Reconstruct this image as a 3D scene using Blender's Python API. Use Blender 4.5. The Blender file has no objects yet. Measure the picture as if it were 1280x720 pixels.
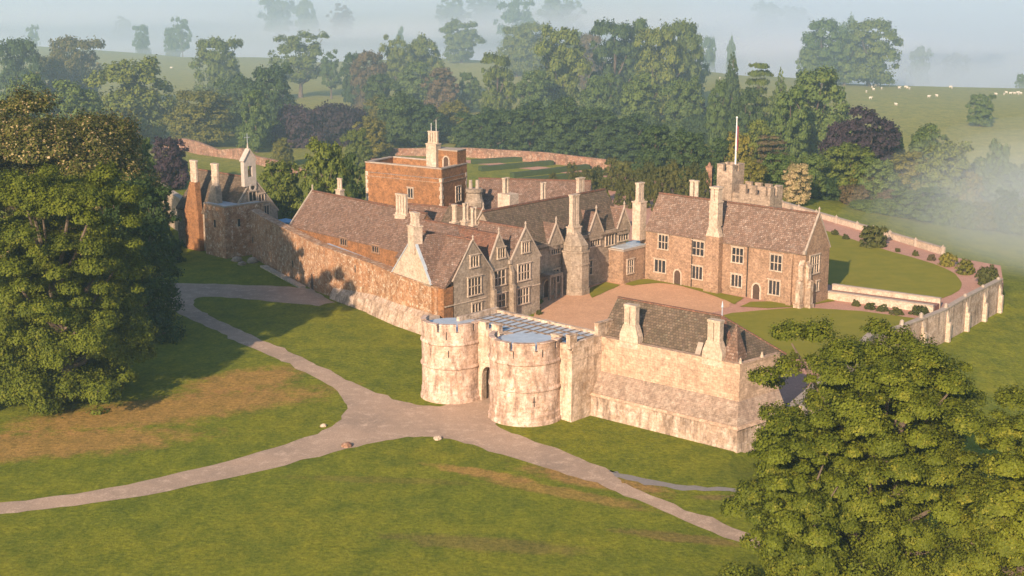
import bpy, math, random
import numpy as np
from mathutils import Vector
R = math.radians
# ---------------------------------------------------------------- camera, light, exposure
sc = bpy.context.scene
FP, HC, PT = 1800., 47., math.atan(410 / 1800)      # focal length in 1280-px units, camera height (m), tilt below level
SUN_EL, SUN_AZ = 23.0, (-.37, -.929)                 # sun stands behind the camera, to the left
cam = bpy.data.objects.new("camera", bpy.data.cameras.new("camera"))
sc.collection.objects.link(cam); sc.camera = cam
cam.data.sensor_width = 36; cam.data.lens = 36 * FP / 1280
cam.location = (0, 0, HC); cam.rotation_euler = (R(90) - PT, 0, 0)
cam.data.clip_start = 1; cam.data.clip_end = 12000
w = bpy.data.worlds.new("World"); sc.world = w; w.use_nodes = True
nt = w.node_tree; bg = nt.nodes["Background"]; sky = nt.nodes.new("ShaderNodeTexSky")
sky.sky_type = 'NISHITA'; sky.sun_disc = False; sky.sun_elevation = R(SUN_EL)
sky.sun_rotation = math.atan2(SUN_AZ[0], SUN_AZ[1]); sky.altitude = 100; sky.dust_density = .6; sky.air_density = 1.0
nt.links.new(sky.outputs[0], bg.inputs[0]); bg.inputs[1].default_value = .11
sl = bpy.data.lights.new("sun", 'SUN'); sl.energy = 5.0; sl.angle = R(.6); sl.color = (1, .77, .56)
so = bpy.data.objects.new("sun", sl); sc.collection.objects.link(so)
sd = Vector((SUN_AZ[0] * math.cos(R(SUN_EL)), SUN_AZ[1] * math.cos(R(SUN_EL)), math.sin(R(SUN_EL))))
so.rotation_euler = sd.to_track_quat('Z', 'Y').to_euler(); so.location = sd * 300
sc.view_settings.view_transform = 'Standard'; sc.view_settings.look = 'None'; sc.view_settings.gamma = 1
sc.view_settings.exposure = .68; sc.view_settings.use_curve_mapping = False
sc.cycles.max_bounces = 5; sc.cycles.diffuse_bounces = 2; sc.cycles.glossy_bounces = 2; sc.cycles.transmission_bounces = 2
sc.cycles.volume_bounces = 3; sc.cycles.transparent_max_bounces = 12; sc.cycles.use_denoising = True
sc.cycles.sample_clamp_indirect = 4
HAZE_D, MIST_D = .00020, .011
# ---------------------------------------------------------------- survey: photograph points -> places on the ground or on a wall
cP, sP = math.cos(PT), math.sin(PT)
def ray(px, py):
    X, Y = (px - 640) / FP, (360 - py) / FP
    return X, cP + Y * sP, -sP + Y * cP
def G(px, py, z=0.):
    a, b, c = ray(px, py); t = (z - HC) / c
    return a * t, b * t
def atD(px, py, D):                                   # point on that sight line at ground distance D
    a, b, c = ray(px, py); t = D / b
    return a * t, D, HC + c * t
def onwall(wl, px, py):                               # wall = (origin, direction, outward normal) -> (distance along it, height)
    O, d, n = wl; a, b, c = ray(px, py)
    t = (O[0] * n[0] + O[1] * n[1]) / (a * n[0] + b * n[1])
    return (a * t - O[0]) * d[0] + (b * t - O[1]) * d[1], HC + c * t
def unit(a):
    l = math.hypot(a[0], a[1]); return (a[0] / l, a[1] / l)
def wall_of(A, B):                                    # seen from outside, A is the left end and B the right end
    d = unit((B[0] - A[0], B[1] - A[1])); return (A, d, (d[1], -d[0]))
U = unit((.739, -.674)); V = (-U[1], U[0])            # castle axes: U runs right and nearer, V right and farther
def go(p, u=0, v=0): return (p[0] + U[0] * u + V[0] * v, p[1] + U[1] * u + V[1] * v)
# ---------------------------------------------------------------- materials
def newmat(name):
    m = bpy.data.materials.new(name); m.use_nodes = True; t = m.node_tree
    return m, t, t.nodes, t.links, t.nodes["Principled BSDF"]
def ramp(n, l, src, stops):
    r = n.new("ShaderNodeValToRGB"); e = r.color_ramp.elements
    while len(e) < len(stops): e.new(.5)
    for q, (p, c) in zip(e, stops):
        q.position = p; q.color = (*c, 1) if len(c) == 3 else c
    l.new(src, r.inputs[0]); return r.outputs[0]
def mix(n, l, f, a, b, mode='MIX'):
    m = n.new("ShaderNodeMix"); m.data_type = 'RGBA'; m.blend_type = mode
    for i, s in ((0, f), (6, a), (7, b)):
        if isinstance(s, (int, float)): m.inputs[i].default_value = s
        elif isinstance(s, tuple): m.inputs[i].default_value = (*s, 1)
        else: l.new(s, m.inputs[i])
    return m.outputs[2]
def noise(n, l, vec, scale, det=4, rough=.6, sc3=None):
    if sc3:
        mp = n.new("ShaderNodeMapping"); mp.inputs['Scale'].default_value = sc3; l.new(vec, mp.inputs[0]); vec = mp.outputs[0]
    t = n.new("ShaderNodeTexNoise"); t.inputs['Scale'].default_value = scale; t.inputs['Detail'].default_value = det
    t.inputs['Roughness'].default_value = rough; l.new(vec, t.inputs['Vector']); return t.outputs[0]
BW = ((0, 0, 0), (1, 1, 1))
def st(a, b): return ((a, BW[0]), (b, BW[1]))
def stone(name, c1, c2, c3, bw=.7, bh=.32, stain=.5, course=.35, fleck=None, fleck_t=.62):
    m, t, n, l, p = newmat(name)
    uv = n.new("ShaderNodeUVMap").outputs[0]; ob = n.new("ShaderNodeNewGeometry").outputs['Position']
    big = ramp(n, l, noise(n, l, ob, .22, 5, .65), st(.4, .62)); col = mix(n, l, big, c1, c2)
    med = ramp(n, l, noise(n, l, ob, 1.1, 4, .7), st(.45, .7)); col = mix(n, l, med, col, c3)
    strk = ramp(n, l, noise(n, l, uv, 1, 5, .7, (.9, .22, 1)), st(.47, .66))
    k = n.new("ShaderNodeMath"); k.operation = 'MULTIPLY'; k.inputs[1].default_value = stain; l.new(strk, k.inputs[0])
    col = mix(n, l, k.outputs[0], col, tuple(x * .45 for x in c2))
    if fleck:
        fl = ramp(n, l, noise(n, l, ob, 1.7, 3, .8), st(fleck_t, fleck_t + .08)); col = mix(n, l, fl, col, fleck)
    br = n.new("ShaderNodeTexBrick"); l.new(uv, br.inputs[0]); br.inputs['Scale'].default_value = 1
    br.inputs['Brick Width'].default_value = bw; br.inputs['Row Height'].default_value = bh; br.inputs['Mortar Size'].default_value = .02
    br.inputs['Color1'].default_value = (.72, .70, .68, 1); br.inputs['Color2'].default_value = (1.12, 1.1, 1.06, 1); br.inputs['Mortar'].default_value = (.62, .58, .55, 1)
    br.inputs['Bias'].default_value = .1
    col = mix(n, l, course, col, mix(n, l, 1., col, br.outputs[0], 'MULTIPLY'))
    fine = ramp(n, l, noise(n, l, ob, 3.2, 4, .8), ((.32, (.58, .56, .54)), (.66, (1.28, 1.26, 1.24))))
    col = mix(n, l, .9, col, mix(n, l, 1., col, fine, 'MULTIPLY'))
    l.new(col, p.inputs['Base Color']); p.inputs['Roughness'].default_value = .92; p.inputs['Specular IOR Level'].default_value = .15
    b = n.new("ShaderNodeBump"); b.inputs['Strength'].default_value = .5; b.inputs['Distance'].default_value = .06
    l.new(noise(n, l, ob, 3.5, 5, .7), b.inputs['Height']); l.new(b.outputs[0], p.inputs['Normal'])
    return m
def roofmat(name, c1, c2, c3, lich=(.34, .3, .26), row=.3):
    m, t, n, l, p = newmat(name)
    uv = n.new("ShaderNodeUVMap").outputs[0]; ob = n.new("ShaderNodeNewGeometry").outputs['Position']
    col = mix(n, l, ramp(n, l, noise(n, l, ob, .35, 5, .7), st(.35, .65)), c1, c2)
    col = mix(n, l, ramp(n, l, noise(n, l, ob, 1.3, 5, .75), st(.5, .62)), col, c3)
    col = mix(n, l, ramp(n, l, noise(n, l, ob, 3.2, 3, .8), st(.6, .66)), col, lich)
    br = n.new("ShaderNodeTexBrick"); l.new(uv, br.inputs[0]); br.inputs['Scale'].default_value = 1
    br.inputs['Brick Width'].default_value = .34; br.inputs['Row Height'].default_value = row; br.inputs['Mortar Size'].default_value = .025
    br.inputs['Color1'].default_value = (.6, .6, .6, 1); br.inputs['Color2'].default_value = (1.3, 1.28, 1.25, 1); br.inputs['Mortar'].default_value = (.4, .4, .4, 1)
    col = mix(n, l, .75, col, mix(n, l, 1., col, br.outputs[0], 'MULTIPLY'))
    l.new(col, p.inputs['Base Color']); p.inputs['Roughness'].default_value = .9; p.inputs['Specular IOR Level'].default_value = .2
    b = n.new("ShaderNodeBump"); b.inputs['Strength'].default_value = .6; b.inputs['Distance'].default_value = .08
    l.new(br.outputs[0], b.inputs['Height']); l.new(b.outputs[0], p.inputs['Normal'])
    return m
def plain(name, c, c2=None, rough=.8, scale=2., metal=0., spec=.3):
    m, t, n, l, p = newmat(name); ob = n.new("ShaderNodeNewGeometry").outputs['Position']
    c2 = c2 or tuple(x * .7 for x in c)
    l.new(mix(n, l, ramp(n, l, noise(n, l, ob, scale, 5, .7), st(.35, .65)), c, c2), p.inputs['Base Color'])
    p.inputs['Roughness'].default_value = rough; p.inputs['Metallic'].default_value = metal; p.inputs['Specular IOR Level'].default_value = spec
    return m
def leafmat(name, c, c2, c3=None, tr=.28, vs=.9):
    m, t, n, l, p = newmat(name); tc = n.new("ShaderNodeTexCoord").outputs['Object']
    col = mix(n, l, ramp(n, l, noise(n, l, tc, .35, 3, .6), st(.38, .62)), c, c2)
    if c3: col = mix(n, l, ramp(n, l, noise(n, l, tc, vs, 3, .8), st(.56, .64)), col, c3)
    oi = n.new("ShaderNodeObjectInfo")
    col = mix(n, l, 1., col, ramp(n, l, oi.outputs['Random'], ((0, (.78, .84, .8)), (1, (1.2, 1.12, 1.1)))), 'MULTIPLY')
    fine = ramp(n, l, noise(n, l, tc, 6, 2, .7), ((.3, (.65, .68, .6)), (.7, (1.3, 1.25, 1.2))))
    col = mix(n, l, 1., col, fine, 'MULTIPLY')
    l.new(col, p.inputs['Base Color']); p.inputs['Roughness'].default_value = .65; p.inputs['Specular IOR Level'].default_value = .2
    tl = n.new("ShaderNodeBsdfTranslucent"); l.new(col, tl.inputs[0]); ms = n.new("ShaderNodeMixShader"); ms.inputs[0].default_value = tr
    l.new(p.outputs[0], ms.inputs[1]); l.new(tl.outputs[0], ms.inputs[2]); l.new(ms.outputs[0], n["Material Output"].inputs[0])
    return m
ST_PALE = stone('limestone_pale', (.64, .50, .385), (.40, .28, .19), (.70, .57, .47), .8, .36, .75, .4, (.36, .24, .15), .66)
ST_DRUM = stone('limestone_drum', (.68, .50, .40), (.47, .32, .235), (.74, .58, .49), .85, .38, .9, .35, (.38, .25, .16), .59)
ST_SERV = stone('limestone_warm', (.58, .42, .31), (.48, .335, .235), (.40, .28, .2), .6, .26, .4, .55)
ST_BATT = stone('limestone_weathered', (.58, .44, .34), (.36, .26, .19), (.62, .5, .42), .7, .3, .9, .4, (.28, .19, .13), .64)
ST_KIT = stone('limestone_coursed', (.42, .28, .19), (.34, .22, .145), (.28, .19, .13), .5, .22, .35, .7)
ST_GREY = stone('limestone_grey', (.37, .30, .235), (.27, .21, .155), (.40, .33, .26), .7, .34, .4, .5)
ST_IRON = stone('ironstone', (.36, .175, .08), (.29, .15, .075), (.20, .105, .055), .5, .22, .3, .6, (.42, .25, .15), .66)
ST_CURT = stone('ironstone_patched', (.42, .215, .11), (.33, .19, .11), (.58, .41, .28), .45, .2, .5, .6, (.66, .54, .42), .56)
ST_DRESS = stone('dressed_stone', (.60, .48, .38), (.5, .4, .3), (.44, .35, .27), .9, .4, .3, .2)
ST_FLAG = stone('flag_stone', (.50, .39, .3), (.36, .27, .2), (.26, .2, .15), .6, .26, .5, .7)
ST_BRICK = stone('garden_brick', (.33, .165, .105), (.36, .22, .155), (.2, .12, .08), 1.6, .7, .8, .9, (.46, .34, .26), .54)
RF = roofmat('stone_slate', (.20, .118, .082), (.165, .105, .076), (.235, .155, .12))
RF_L = roofmat('stone_slate_lichen', (.225, .14, .10), (.185, .12, .088), (.28, .2, .155), (.46, .39, .33))
RF_D = roofmat('mossy_slate', (.15, .105, .072), (.115, .088, .058), (.175, .125, .09), (.2, .18, .13))
RF_R = roofmat('clay_tile', (.23, .11, .07), (.19, .095, .063), (.17, .11, .08), (.27, .18, .14), .22)
LEAD = plain('lead_sheet', (.46, .50, .54), (.34, .38, .42), .4, 1.2, 0, .6)
GLASS = plain('window_glass', (.02, .022, .025), (.04, .042, .045), .12, .8, 0, .6)
WHITE = plain('white_paint', (.78, .76, .72), (.6, .58, .55), .6)
ST_BELL = plain('bellcote_stone', (.50, .43, .37), (.38, .32, .27), .9, 2)
WOOD = plain('old_wood', (.10, .06, .04), (.06, .038, .025), .8, 3)
TIMBER = plain('weathered_timber', (.22, .16, .12), (.15, .11, .08), .85, 3)
BARK = plain('bark', (.17, .125, .09), (.09, .07, .05), .95, 3)
BARKP = plain('bark_pale', (.38, .26, .18), (.24, .17, .12), .95, 3)
COPING = plain('coping_stone', (.42, .34, .27), (.30, .24, .19), .9, 1.5)
L_OAK = leafmat('leaf_oak', (.155, .19, .028), (.105, .145, .022), (.215, .22, .04))
L_NEAR = leafmat('leaf_near', (.165, .19, .014), (.105, .13, .010), (.24, .24, .027), .28)
L_MID = leafmat('leaf_mid', (.125, .18, .04), (.088, .138, .032), (.18, .21, .05))
L_DARK = leafmat('leaf_dark', (.072, .115, .03), (.052, .088, .024), (.10, .14, .036))
L_YEL = leafmat('leaf_yellow', (.21, .19, .03), (.15, .155, .027), (.26, .22, .045))
L_COP = leafmat('leaf_copper', (0.066, 0.043, 0.058), (0.054, 0.036, 0.050), (0.072, 0.054, 0.060))
L_CHE = leafmat('leaf_chestnut', (.11, .115, .022), (.07, .085, .016), (.33, .22, .12), .25, 2.2)
L_PINK = leafmat('leaf_reddish', (0.168, 0.119, 0.063), (0.119, 0.105, 0.049), (0.196, 0.140, 0.084))
L_BLOS = leafmat('leaf_blossom', (0.500, 0.380, 0.220), (0.280, 0.250, 0.100), (0.600, 0.480, 0.320))
L_YEW = leafmat('leaf_yew', (.095, .10, .022), (.07, .08, .02), (.12, .11, .03), .15)
# ---------------------------------------------------------------- mesh building
class MB:
    def __init__(s): s.v = []; s.f = []
    def poly(s, pts):
        b = len(s.v); s.v += [tuple(map(float, p)) for p in pts]; s.f.append(tuple(range(b, b + len(pts))))
    def solid(s, bot, top):                         # two rings of equal length, bottom counter-clockwise from above
        b = len(s.v); k = len(bot); s.v += [tuple(map(float, p)) for p in list(bot) + list(top)]
        s.f.append(tuple(b + i for i in reversed(range(k)))); s.f.append(tuple(b + k + i for i in range(k)))
        for i in range(k):
            j = (i + 1) % k; s.f.append((b + i, b + j, b + k + j, b + k + i))
    def prism(s, ring, z0, z1, grow=0.):
        a = sum(ring[i][0] * ring[(i + 1) % len(ring)][1] - ring[(i + 1) % len(ring)][0] * ring[i][1] for i in range(len(ring)))
        if a < 0: ring = ring[::-1]
        cx = sum(p[0] for p in ring) / len(ring); cy = sum(p[1] for p in ring) / len(ring)
        top = [(p[0] + (p[0] - cx) * grow, p[1] + (p[1] - cy) * grow) for p in ring]
        z0 = z0 if isinstance(z0, (list, tuple)) else [z0] * len(ring)
        s.solid([(p[0], p[1], z) for p, z in zip(ring, z0)], [(p[0], p[1], z1) for p in top])
    def ob(s, O, d, x0, x1, y0, y1, z0, z1):         # box in the frame of a wall: x along d, y outward along (d.y,-d.x)
        n = (d[1], -d[0]); P = lambda a, b: (O[0] + d[0] * a + n[0] * b, O[1] + d[1] * a + n[1] * b)
        s.prism([P(x0, y0), P(x1, y0), P(x1, y1), P(x0, y1)], z0, z1)
    def beam(s, a, b, wd, h, up=(0, 0, 1)):
        a, b = Vector(a), Vector(b); d = (b - a).normalized(); x = d.cross(Vector(up)).normalized(); y = x.cross(d)
        r = [x * (-wd / 2) + y * (-h / 2), x * (wd / 2) + y * (-h / 2), x * (wd / 2) + y * (h / 2), x * (-wd / 2) + y * (h / 2)]
        s.solid([a + q for q in r], [b + q for q in r])
    def tube(s, pts, rad, k=8):
        rings = []
        for i, p in enumerate(pts):
            p = Vector(p); q = Vector(pts[min(i + 1, len(pts) - 1)]) - Vector(pts[max(i - 1, 0)]); q.normalize()
            x = q.cross(Vector((.3, .9, .1))).normalized(); y = q.cross(x)
            rings.append([p + (x * math.cos(a) + y * math.sin(a)) * rad[i] for a in [2 * math.pi * j / k for j in range(k)]])
        b = len(s.v)
        for r in rings: s.v += [tuple(p) for p in r]
        for i in range(len(pts) - 1):
            for j in range(k):
                a = b + i * k + j; c = b + i * k + (j + 1) % k; s.f.append((a, c, c + k, a + k))
        s.f.append(tuple(b + (len(pts) - 1) * k + j for j in range(k)))
    def lathe(s, c, prof, k=32, a0=0, a1=2 * math.pi):
        b = len(s.v); full = abs(a1 - a0 - 2 * math.pi) < 1e-6; kk = k if full else k + 1
        for r, z in prof:
            for j in range(kk):
                a = a0 + (a1 - a0) * j / k; s.v.append((c[0] + r * math.cos(a), c[1] + r * math.sin(a), z))
        for i in range(len(prof) - 1):
            for j in range(k):
                a = b + i * kk + j; q = b + i * kk + (j + 1) % kk; s.f.append((a, q, q + kk, a + kk))
    def build(s, name, mat, parent=None, smooth=False, cyl=None):
        me = bpy.data.meshes.new(name); off = wl(parent) if parent else Vector((0, 0, 0))
        V3 = np.array(s.v, dtype=np.float64).reshape(-1, 3) - np.array(off)
        me.from_pydata(V3.tolist(), [], s.f); me.materials.append(mat)
        uvl = me.uv_layers.new(name='UVMap').data
        for pg in me.polygons:
            nn = pg.normal
            if abs(nn.z) > .985: tx, ty = Vector((1, 0, 0)), Vector((0, 1, 0))
            else: tx = Vector((0, 0, 1)).cross(nn).normalized(); ty = nn.cross(tx)
            if smooth: pg.use_smooth = True
            for li in pg.loop_indices:
                p = me.vertices[me.loops[li].vertex_index].co + off
                uvl[li].uv = (p.dot(tx), p.dot(ty))
            if cyl:
                an = [math.atan2(me.vertices[me.loops[li].vertex_index].co.y + off.y - cyl[1], me.vertices[me.loops[li].vertex_index].co.x + off.x - cyl[0]) for li in pg.loop_indices]
                if max(an) - min(an) > 3: an = [q if q > 0 else q + 2 * math.pi for q in an]
                for li, q in zip(pg.loop_indices, an): uvl[li].uv = (q * cyl[2], me.vertices[me.loops[li].vertex_index].co.z)
        o = bpy.data.objects.new(name, me); sc.collection.objects.link(o)
        if parent: o.parent = parent
        return o
def wl(o):
    v = Vector((0, 0, 0))
    while o: v += o.location; o = o.parent
    return v
def tag(o, label, cat=None, group=None, kind=None):
    if label: o['label'] = label
    if cat: o['category'] = cat
    if group: o['group'] = group
    if kind: o['kind'] = kind
    return o
def thing(name, loc, label, cat, group=None):
    o = bpy.data.objects.new(name, None); sc.collection.objects.link(o); o.location = (loc[0], loc[1], loc[2] if len(loc) > 2 else 0)
    o.empty_display_size = .5
    return tag(o, label, cat, group)
# ---------------------------------------------------------------- terrain
EDGE = np.array([(70, -50), (60, 60), (42, 100), (24, 131), (29, 138), (47, 176), (74, 209), (78, 222), (71, 231), (54, 279), (40, 300), (36, 360), (60, 430)], float)
RIDGE = ((-.45, 900), (-.36, 860), (-.24, 790), (-.13, 715), (-.045, 690), (.035, 660), (.13, 615), (.235, 572), (.36, 575), (.5, 580))
def sm(t): t = np.clip(t, 0, 1); return t * t * (3 - 2 * t)
def terrain(x, y):
    x = np.asarray(x, float); y = np.asarray(y, float); d = np.full(x.shape, 1e9)
    for a, b in zip(EDGE[:-1], EDGE[1:]):
        ab = b - a; t = np.clip(((x - a[0]) * ab[0] + (y - a[1]) * ab[1]) / (ab @ ab), 0, 1)
        d = np.minimum(d, np.hypot(x - a[0] - t * ab[0], y - a[1] - t * ab[1]))
    ex = np.interp(y, EDGE[:, 1], EDGE[:, 0]); sg = np.where(x > ex, d, -d); out = np.maximum(sg, 0)
    south = sm((y - 118) / 30)
    low = (3.6 * sm((sg + 2.6) / 1.6) * south * sm((300 - y) / 60) + 3.2 * sm((out - 2) / 30) + 4 * sm((out - 20) / 60))
    low = low * (1 - sm((y - 300) / 90))
    D = np.hypot(x, y); r = np.interp(x / np.maximum(y, 1), [q[0] for q in RIDGE], [q[1] for q in RIDGE])
    hill = 1.2 * np.sin(x / 70 + .6) * sm((y - 330) / 150) + .8 * np.sin(x / 31 + y / 47) * sm((y - 330) / 150)
    far = -22 * sm((D - r - 4) / 130) + (20 + 8 * np.sin(x / 210 + 1)) * sm((D - r - 170) / 260) * sm((.16 - x / np.maximum(y, 1)) / .1 + .3)
    return -low + hill * (1 - sm((D - r) / 60)) + far
def th(x, y): return float(terrain(x, y))
def grassmat():
    m, t, n, l, p = newmat('grass'); ob = n.new("ShaderNodeNewGeometry").outputs['Position']
    big = ramp(n, l, noise(n, l, ob, .035, 5, .6), st(.35, .65)); col = mix(n, l, big, (.165, .185, .016), (.205, .20, .018))
    med = ramp(n, l, noise(n, l, ob, .22, 6, .7), st(.42, .68)); col = mix(n, l, med, col, (.12, .145, .016))
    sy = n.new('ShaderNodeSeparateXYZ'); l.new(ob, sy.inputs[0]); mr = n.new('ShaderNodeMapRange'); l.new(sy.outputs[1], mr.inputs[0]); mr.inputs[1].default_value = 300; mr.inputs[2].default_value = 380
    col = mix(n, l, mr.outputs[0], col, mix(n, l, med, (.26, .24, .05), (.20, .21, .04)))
    # dry, reddish and cut patches, laid along the drive
    def patch(cx, cy, ax, ay, ang, colr, edge=.35, thr=(.55, .3), amount=1.):
        nonlocal col
        mp = n.new("ShaderNodeMapping"); mp.vector_type = 'TEXTURE'; mp.inputs['Location'].default_value = (cx, cy, 0)
        mp.inputs['Rotation'].default_value = (0, 0, ang); mp.inputs['Scale'].default_value = (ax, ay, 1e4); l.new(ob, mp.inputs[0])
        ln = n.new("ShaderNodeVectorMath"); ln.operation = 'LENGTH'; l.new(mp.outputs[0], ln.inputs[0])
        nz = noise(n, l, ob, edge, 5, .75, (1, 1, 1)); a = n.new("ShaderNodeMath"); a.operation = 'MULTIPLY_ADD'; a.inputs[1].default_value = 1.6
        l.new(nz, a.inputs[0]); l.new(ln.outputs['Value'], a.inputs[2])
        f = ramp(n, l, a.outputs[0], ((thr[1] + .75, (amount,) * 3), (thr[0] + 1.1 if thr[0] + 1.1 < 1 else 1, (0, 0, 0))))
        s = n.new("ShaderNodeMath"); s.operation = 'SUBTRACT'; s.inputs[0].default_value = 2.05; l.new(a.outputs[0], s.inputs[1])
        r = ramp(n, l, s.outputs[0], ((.15, (0, 0, 0)), (.6, (amount,) * 3)))
        col = mix(n, l, r, col, colr)
    for a in PATCHES: patch(*a)
    fine = ramp(n, l, noise(n, l, ob, 2.2, 5, .75), ((.3, (.6, .62, .58)), (.7, (1.38, 1.35, 1.3))))
    col = mix(n, l, 1., col, fine, 'MULTIPLY')
    tuft = ramp(n, l, noise(n, l, ob, .55, 6, .8, (1, .6, 1)), ((.36, (.72, .78, .7)), (.62, (1.2, 1.14, 1.1))))
    col = mix(n, l, 1., col, tuft, 'MULTIPLY')
    l.new(col, p.inputs['Base Color']); p.inputs['Roughness'].default_value = .95; p.inputs['Specular IOR Level'].default_value = .1
    b = n.new("ShaderNodeBump"); b.inputs['Strength'].default_value = .7; b.inputs['Distance'].default_value = .25
    l.new(noise(n, l, ob, 1.6, 6, .75), b.inputs['Height']); l.new(b.outputs[0], p.inputs['Normal'])
    return m
DRY = (.38, .20, .075)
PATCHES = []
for (px, py, ax, ay, ang, c, am) in ((210, 512, 19, 5.2, .42, DRY, .68), (50, 556, 16, 4.6, .2, DRY, .68), (305, 476, 8, 4.6, .75, DRY, .68),
                                     (605, 592, 6, 1.1, -.45, (.4, .21, .08), .6), (700, 615, 10, 1.3, -.5, (.38, .2, .08), .5), (745, 600, 8, 2.2, -.5, (.36, .19, .08), .7),
                                     (850, 672, 6, 1.1, -.3, (.24, .13, .07), .5), (610, 680, 9, 1.6, -.2, (.2, .12, .06), .4), (905, 622, 3, .8, 0, (.26, .15, .08), .5),
                                     (480, 600, 10, .9, -.1, (.2, .13, .05), .3)):
    g = G(px, py); PATCHES.append((g[0], g[1], ax, ay, ang, c, .5, (.5, .3), am))
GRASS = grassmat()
def gravel(name, c, c2, c3):
    m, t, n, l, p = newmat(name); ob = n.new("ShaderNodeNewGeometry").outputs['Position']
    col = mix(n, l, ramp(n, l, noise(n, l, ob, .12, 5, .6), st(.35, .65)), c, c2)
    col = mix(n, l, ramp(n, l, noise(n, l, ob, .7, 6, .8), st(.5, .7)), col, c3)
    col = mix(n, l, .5, col, mix(n, l, 1., col, ramp(n, l, noise(n, l, ob, 6, 3, .8), ((.3, (.5, .5, .5)), (.7, (1.5, 1.5, 1.5)))), 'MULTIPLY'))
    l.new(col, p.inputs['Base Color']); p.inputs['Roughness'].default_value = .95
    return m
GR_DRIVE = gravel('drive_surface', (.42, .29, .20), (.29, .21, .15), (.54, .39, .28))
GR_YARD = gravel('courtyard_gravel', (.58, .32, .18), (.50, .275, .15), (.66, .38, .21))
GR_WALK = gravel('garden_gravel', (.46, .24, .165), (.40, .21, .15), (.52, .29, .2))
LAWN = plain('mown_lawn', (.23, .205, .024), (.18, .175, .02), .95, .3, 0, .1)
def grid_axis(a, b, s0, lim):
    v = list(np.arange(a, b + .1, s0)); s = s0
    while v[-1] < lim: s *= 1.12; v.append(v[-1] + s)
    return v
ys = grid_axis(20, 330, 2.5, 4200); xr = grid_axis(0, 120, 2.5, 2600); xs = [-q for q in xr[:0:-1]] + xr
X, Y = np.meshgrid(xs, ys); Z = terrain(X, Y)
me = bpy.data.meshes.new('ground'); nx, ny = len(xs), len(ys)
idx = np.arange(nx * ny).reshape(ny, nx)
fc = np.stack([idx[:-1, :-1], idx[:-1, 1:], idx[1:, 1:], idx[1:, :-1]], -1).reshape(-1, 4)
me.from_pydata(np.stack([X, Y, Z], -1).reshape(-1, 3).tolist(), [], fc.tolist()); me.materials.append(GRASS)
for pg in me.polygons: pg.use_smooth = True
gnd = bpy.data.objects.new('ground', me); sc.collection.objects.link(gnd); tag(gnd, 'green parkland grass around the castle', kind='structure')
def sheet(name, pts, z, mat, label, rough=.25, px=True, jit=1.):
    if px: pts = [G(a, b, z) for a, b in pts]
    rnd = random.Random(len(pts)); out = []
    for i, p in enumerate(pts):                      # slightly uneven verge
        q = pts[(i + 1) % len(pts)]; L = math.hypot(q[0] - p[0], q[1] - p[1]); k = max(1, int(L / 1.2))
        for j in range(k):
            t = j / k; out.append((p[0] + (q[0] - p[0]) * t + rnd.uniform(-1, 1) * .27 * jit, p[1] + (q[1] - p[1]) * t + rnd.uniform(-1, 1) * .27 * jit))
    m = MB(); m.poly([(a, b, z) for a, b in out]); me_o = m.build(name, mat)
    import bmesh
    bm = bmesh.new(); bm.from_mesh(me_o.data); bmesh.ops.triangulate(bm, faces=bm.faces[:]); bm.to_mesh(me_o.data); bm.free()
    if me_o.data.polygons[0].normal.z < 0: me_o.data.flip_normals()
    return tag(me_o, label, kind='structure')
def smooth_line(pts, it=2):
    for _ in range(it):
        o = [pts[0]]
        for a, b in zip(pts[:-1], pts[1:]):
            o += [(a[0] * .75 + b[0] * .25, a[1] * .75 + b[1] * .25), (a[0] * .25 + b[0] * .75, a[1] * .25 + b[1] * .75)]
        pts = o + [pts[-1]]
    return pts
drive = (smooth_line([(-120, 641), (0, 629), (80, 619), (170, 604), (260, 583), (335, 562), (392, 544), (424, 527), (434, 509), (425, 490), (400, 474), (355, 452), (300, 429), (250, 404), (212, 386), (188, 372), (150, 366)]) +
         smooth_line([(150, 352), (190, 353), (210, 353), (300, 356), (360, 358), (392, 361)]) + [(396, 365), (418, 378), (398, 382)] +
         smooth_line([(398, 382), (340, 377), (290, 372), (250, 370), (238, 376), (248, 388), (300, 412), (360, 438), (430, 472), (478, 494), (515, 505), (548, 508)]) +
         [(575, 500), (598, 492), (604, 470), (618, 478), (613, 500), (612, 520)] +
         smooth_line([(612, 520), (620, 533), (650, 545), (700, 562), (745, 580), (768, 592), (772, 599), (790, 609), (850, 634), (910, 656), (975, 682), (1060, 712)]) +
         smooth_line([(1045, 722), (960, 690), (900, 668), (830, 641), (775, 616), (740, 601), (690, 588), (630, 569), (585, 554), (545, 546), (505, 546), (470, 552), (430, 562), (350, 583), (250, 607), (150, 624), (60, 637), (0, 643), (-120, 655)]))
sheet('drive', drive, .012, GR_DRIVE, 'pale stony drive curving up to the castle gatehouse')
track = smooth_line([(762, 588), (800, 597), (850, 606), (900, 610), (960, 610)]) + smooth_line([(960, 615), (900, 615), (850, 612), (800, 604), (770, 596)])
sheet('path', track, .02, plain('old_tarmac', (.2, .18, .17), (.26, .23, .21), .95), 'narrow grey path branching off the drive below the wall')
sheet('courtyard', [G(600, 392), G(668, 398), G(690, 352), G(780, 345), G(830, 350), G(868, 358), G(900, 368), G(914, 375), G(912, 384), G(893, 391), go(G(760, 470), 0, 0), G(640, 460)], .07, GR_YARD, 'pink gravel courtyard inside the castle', px=False)
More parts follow.
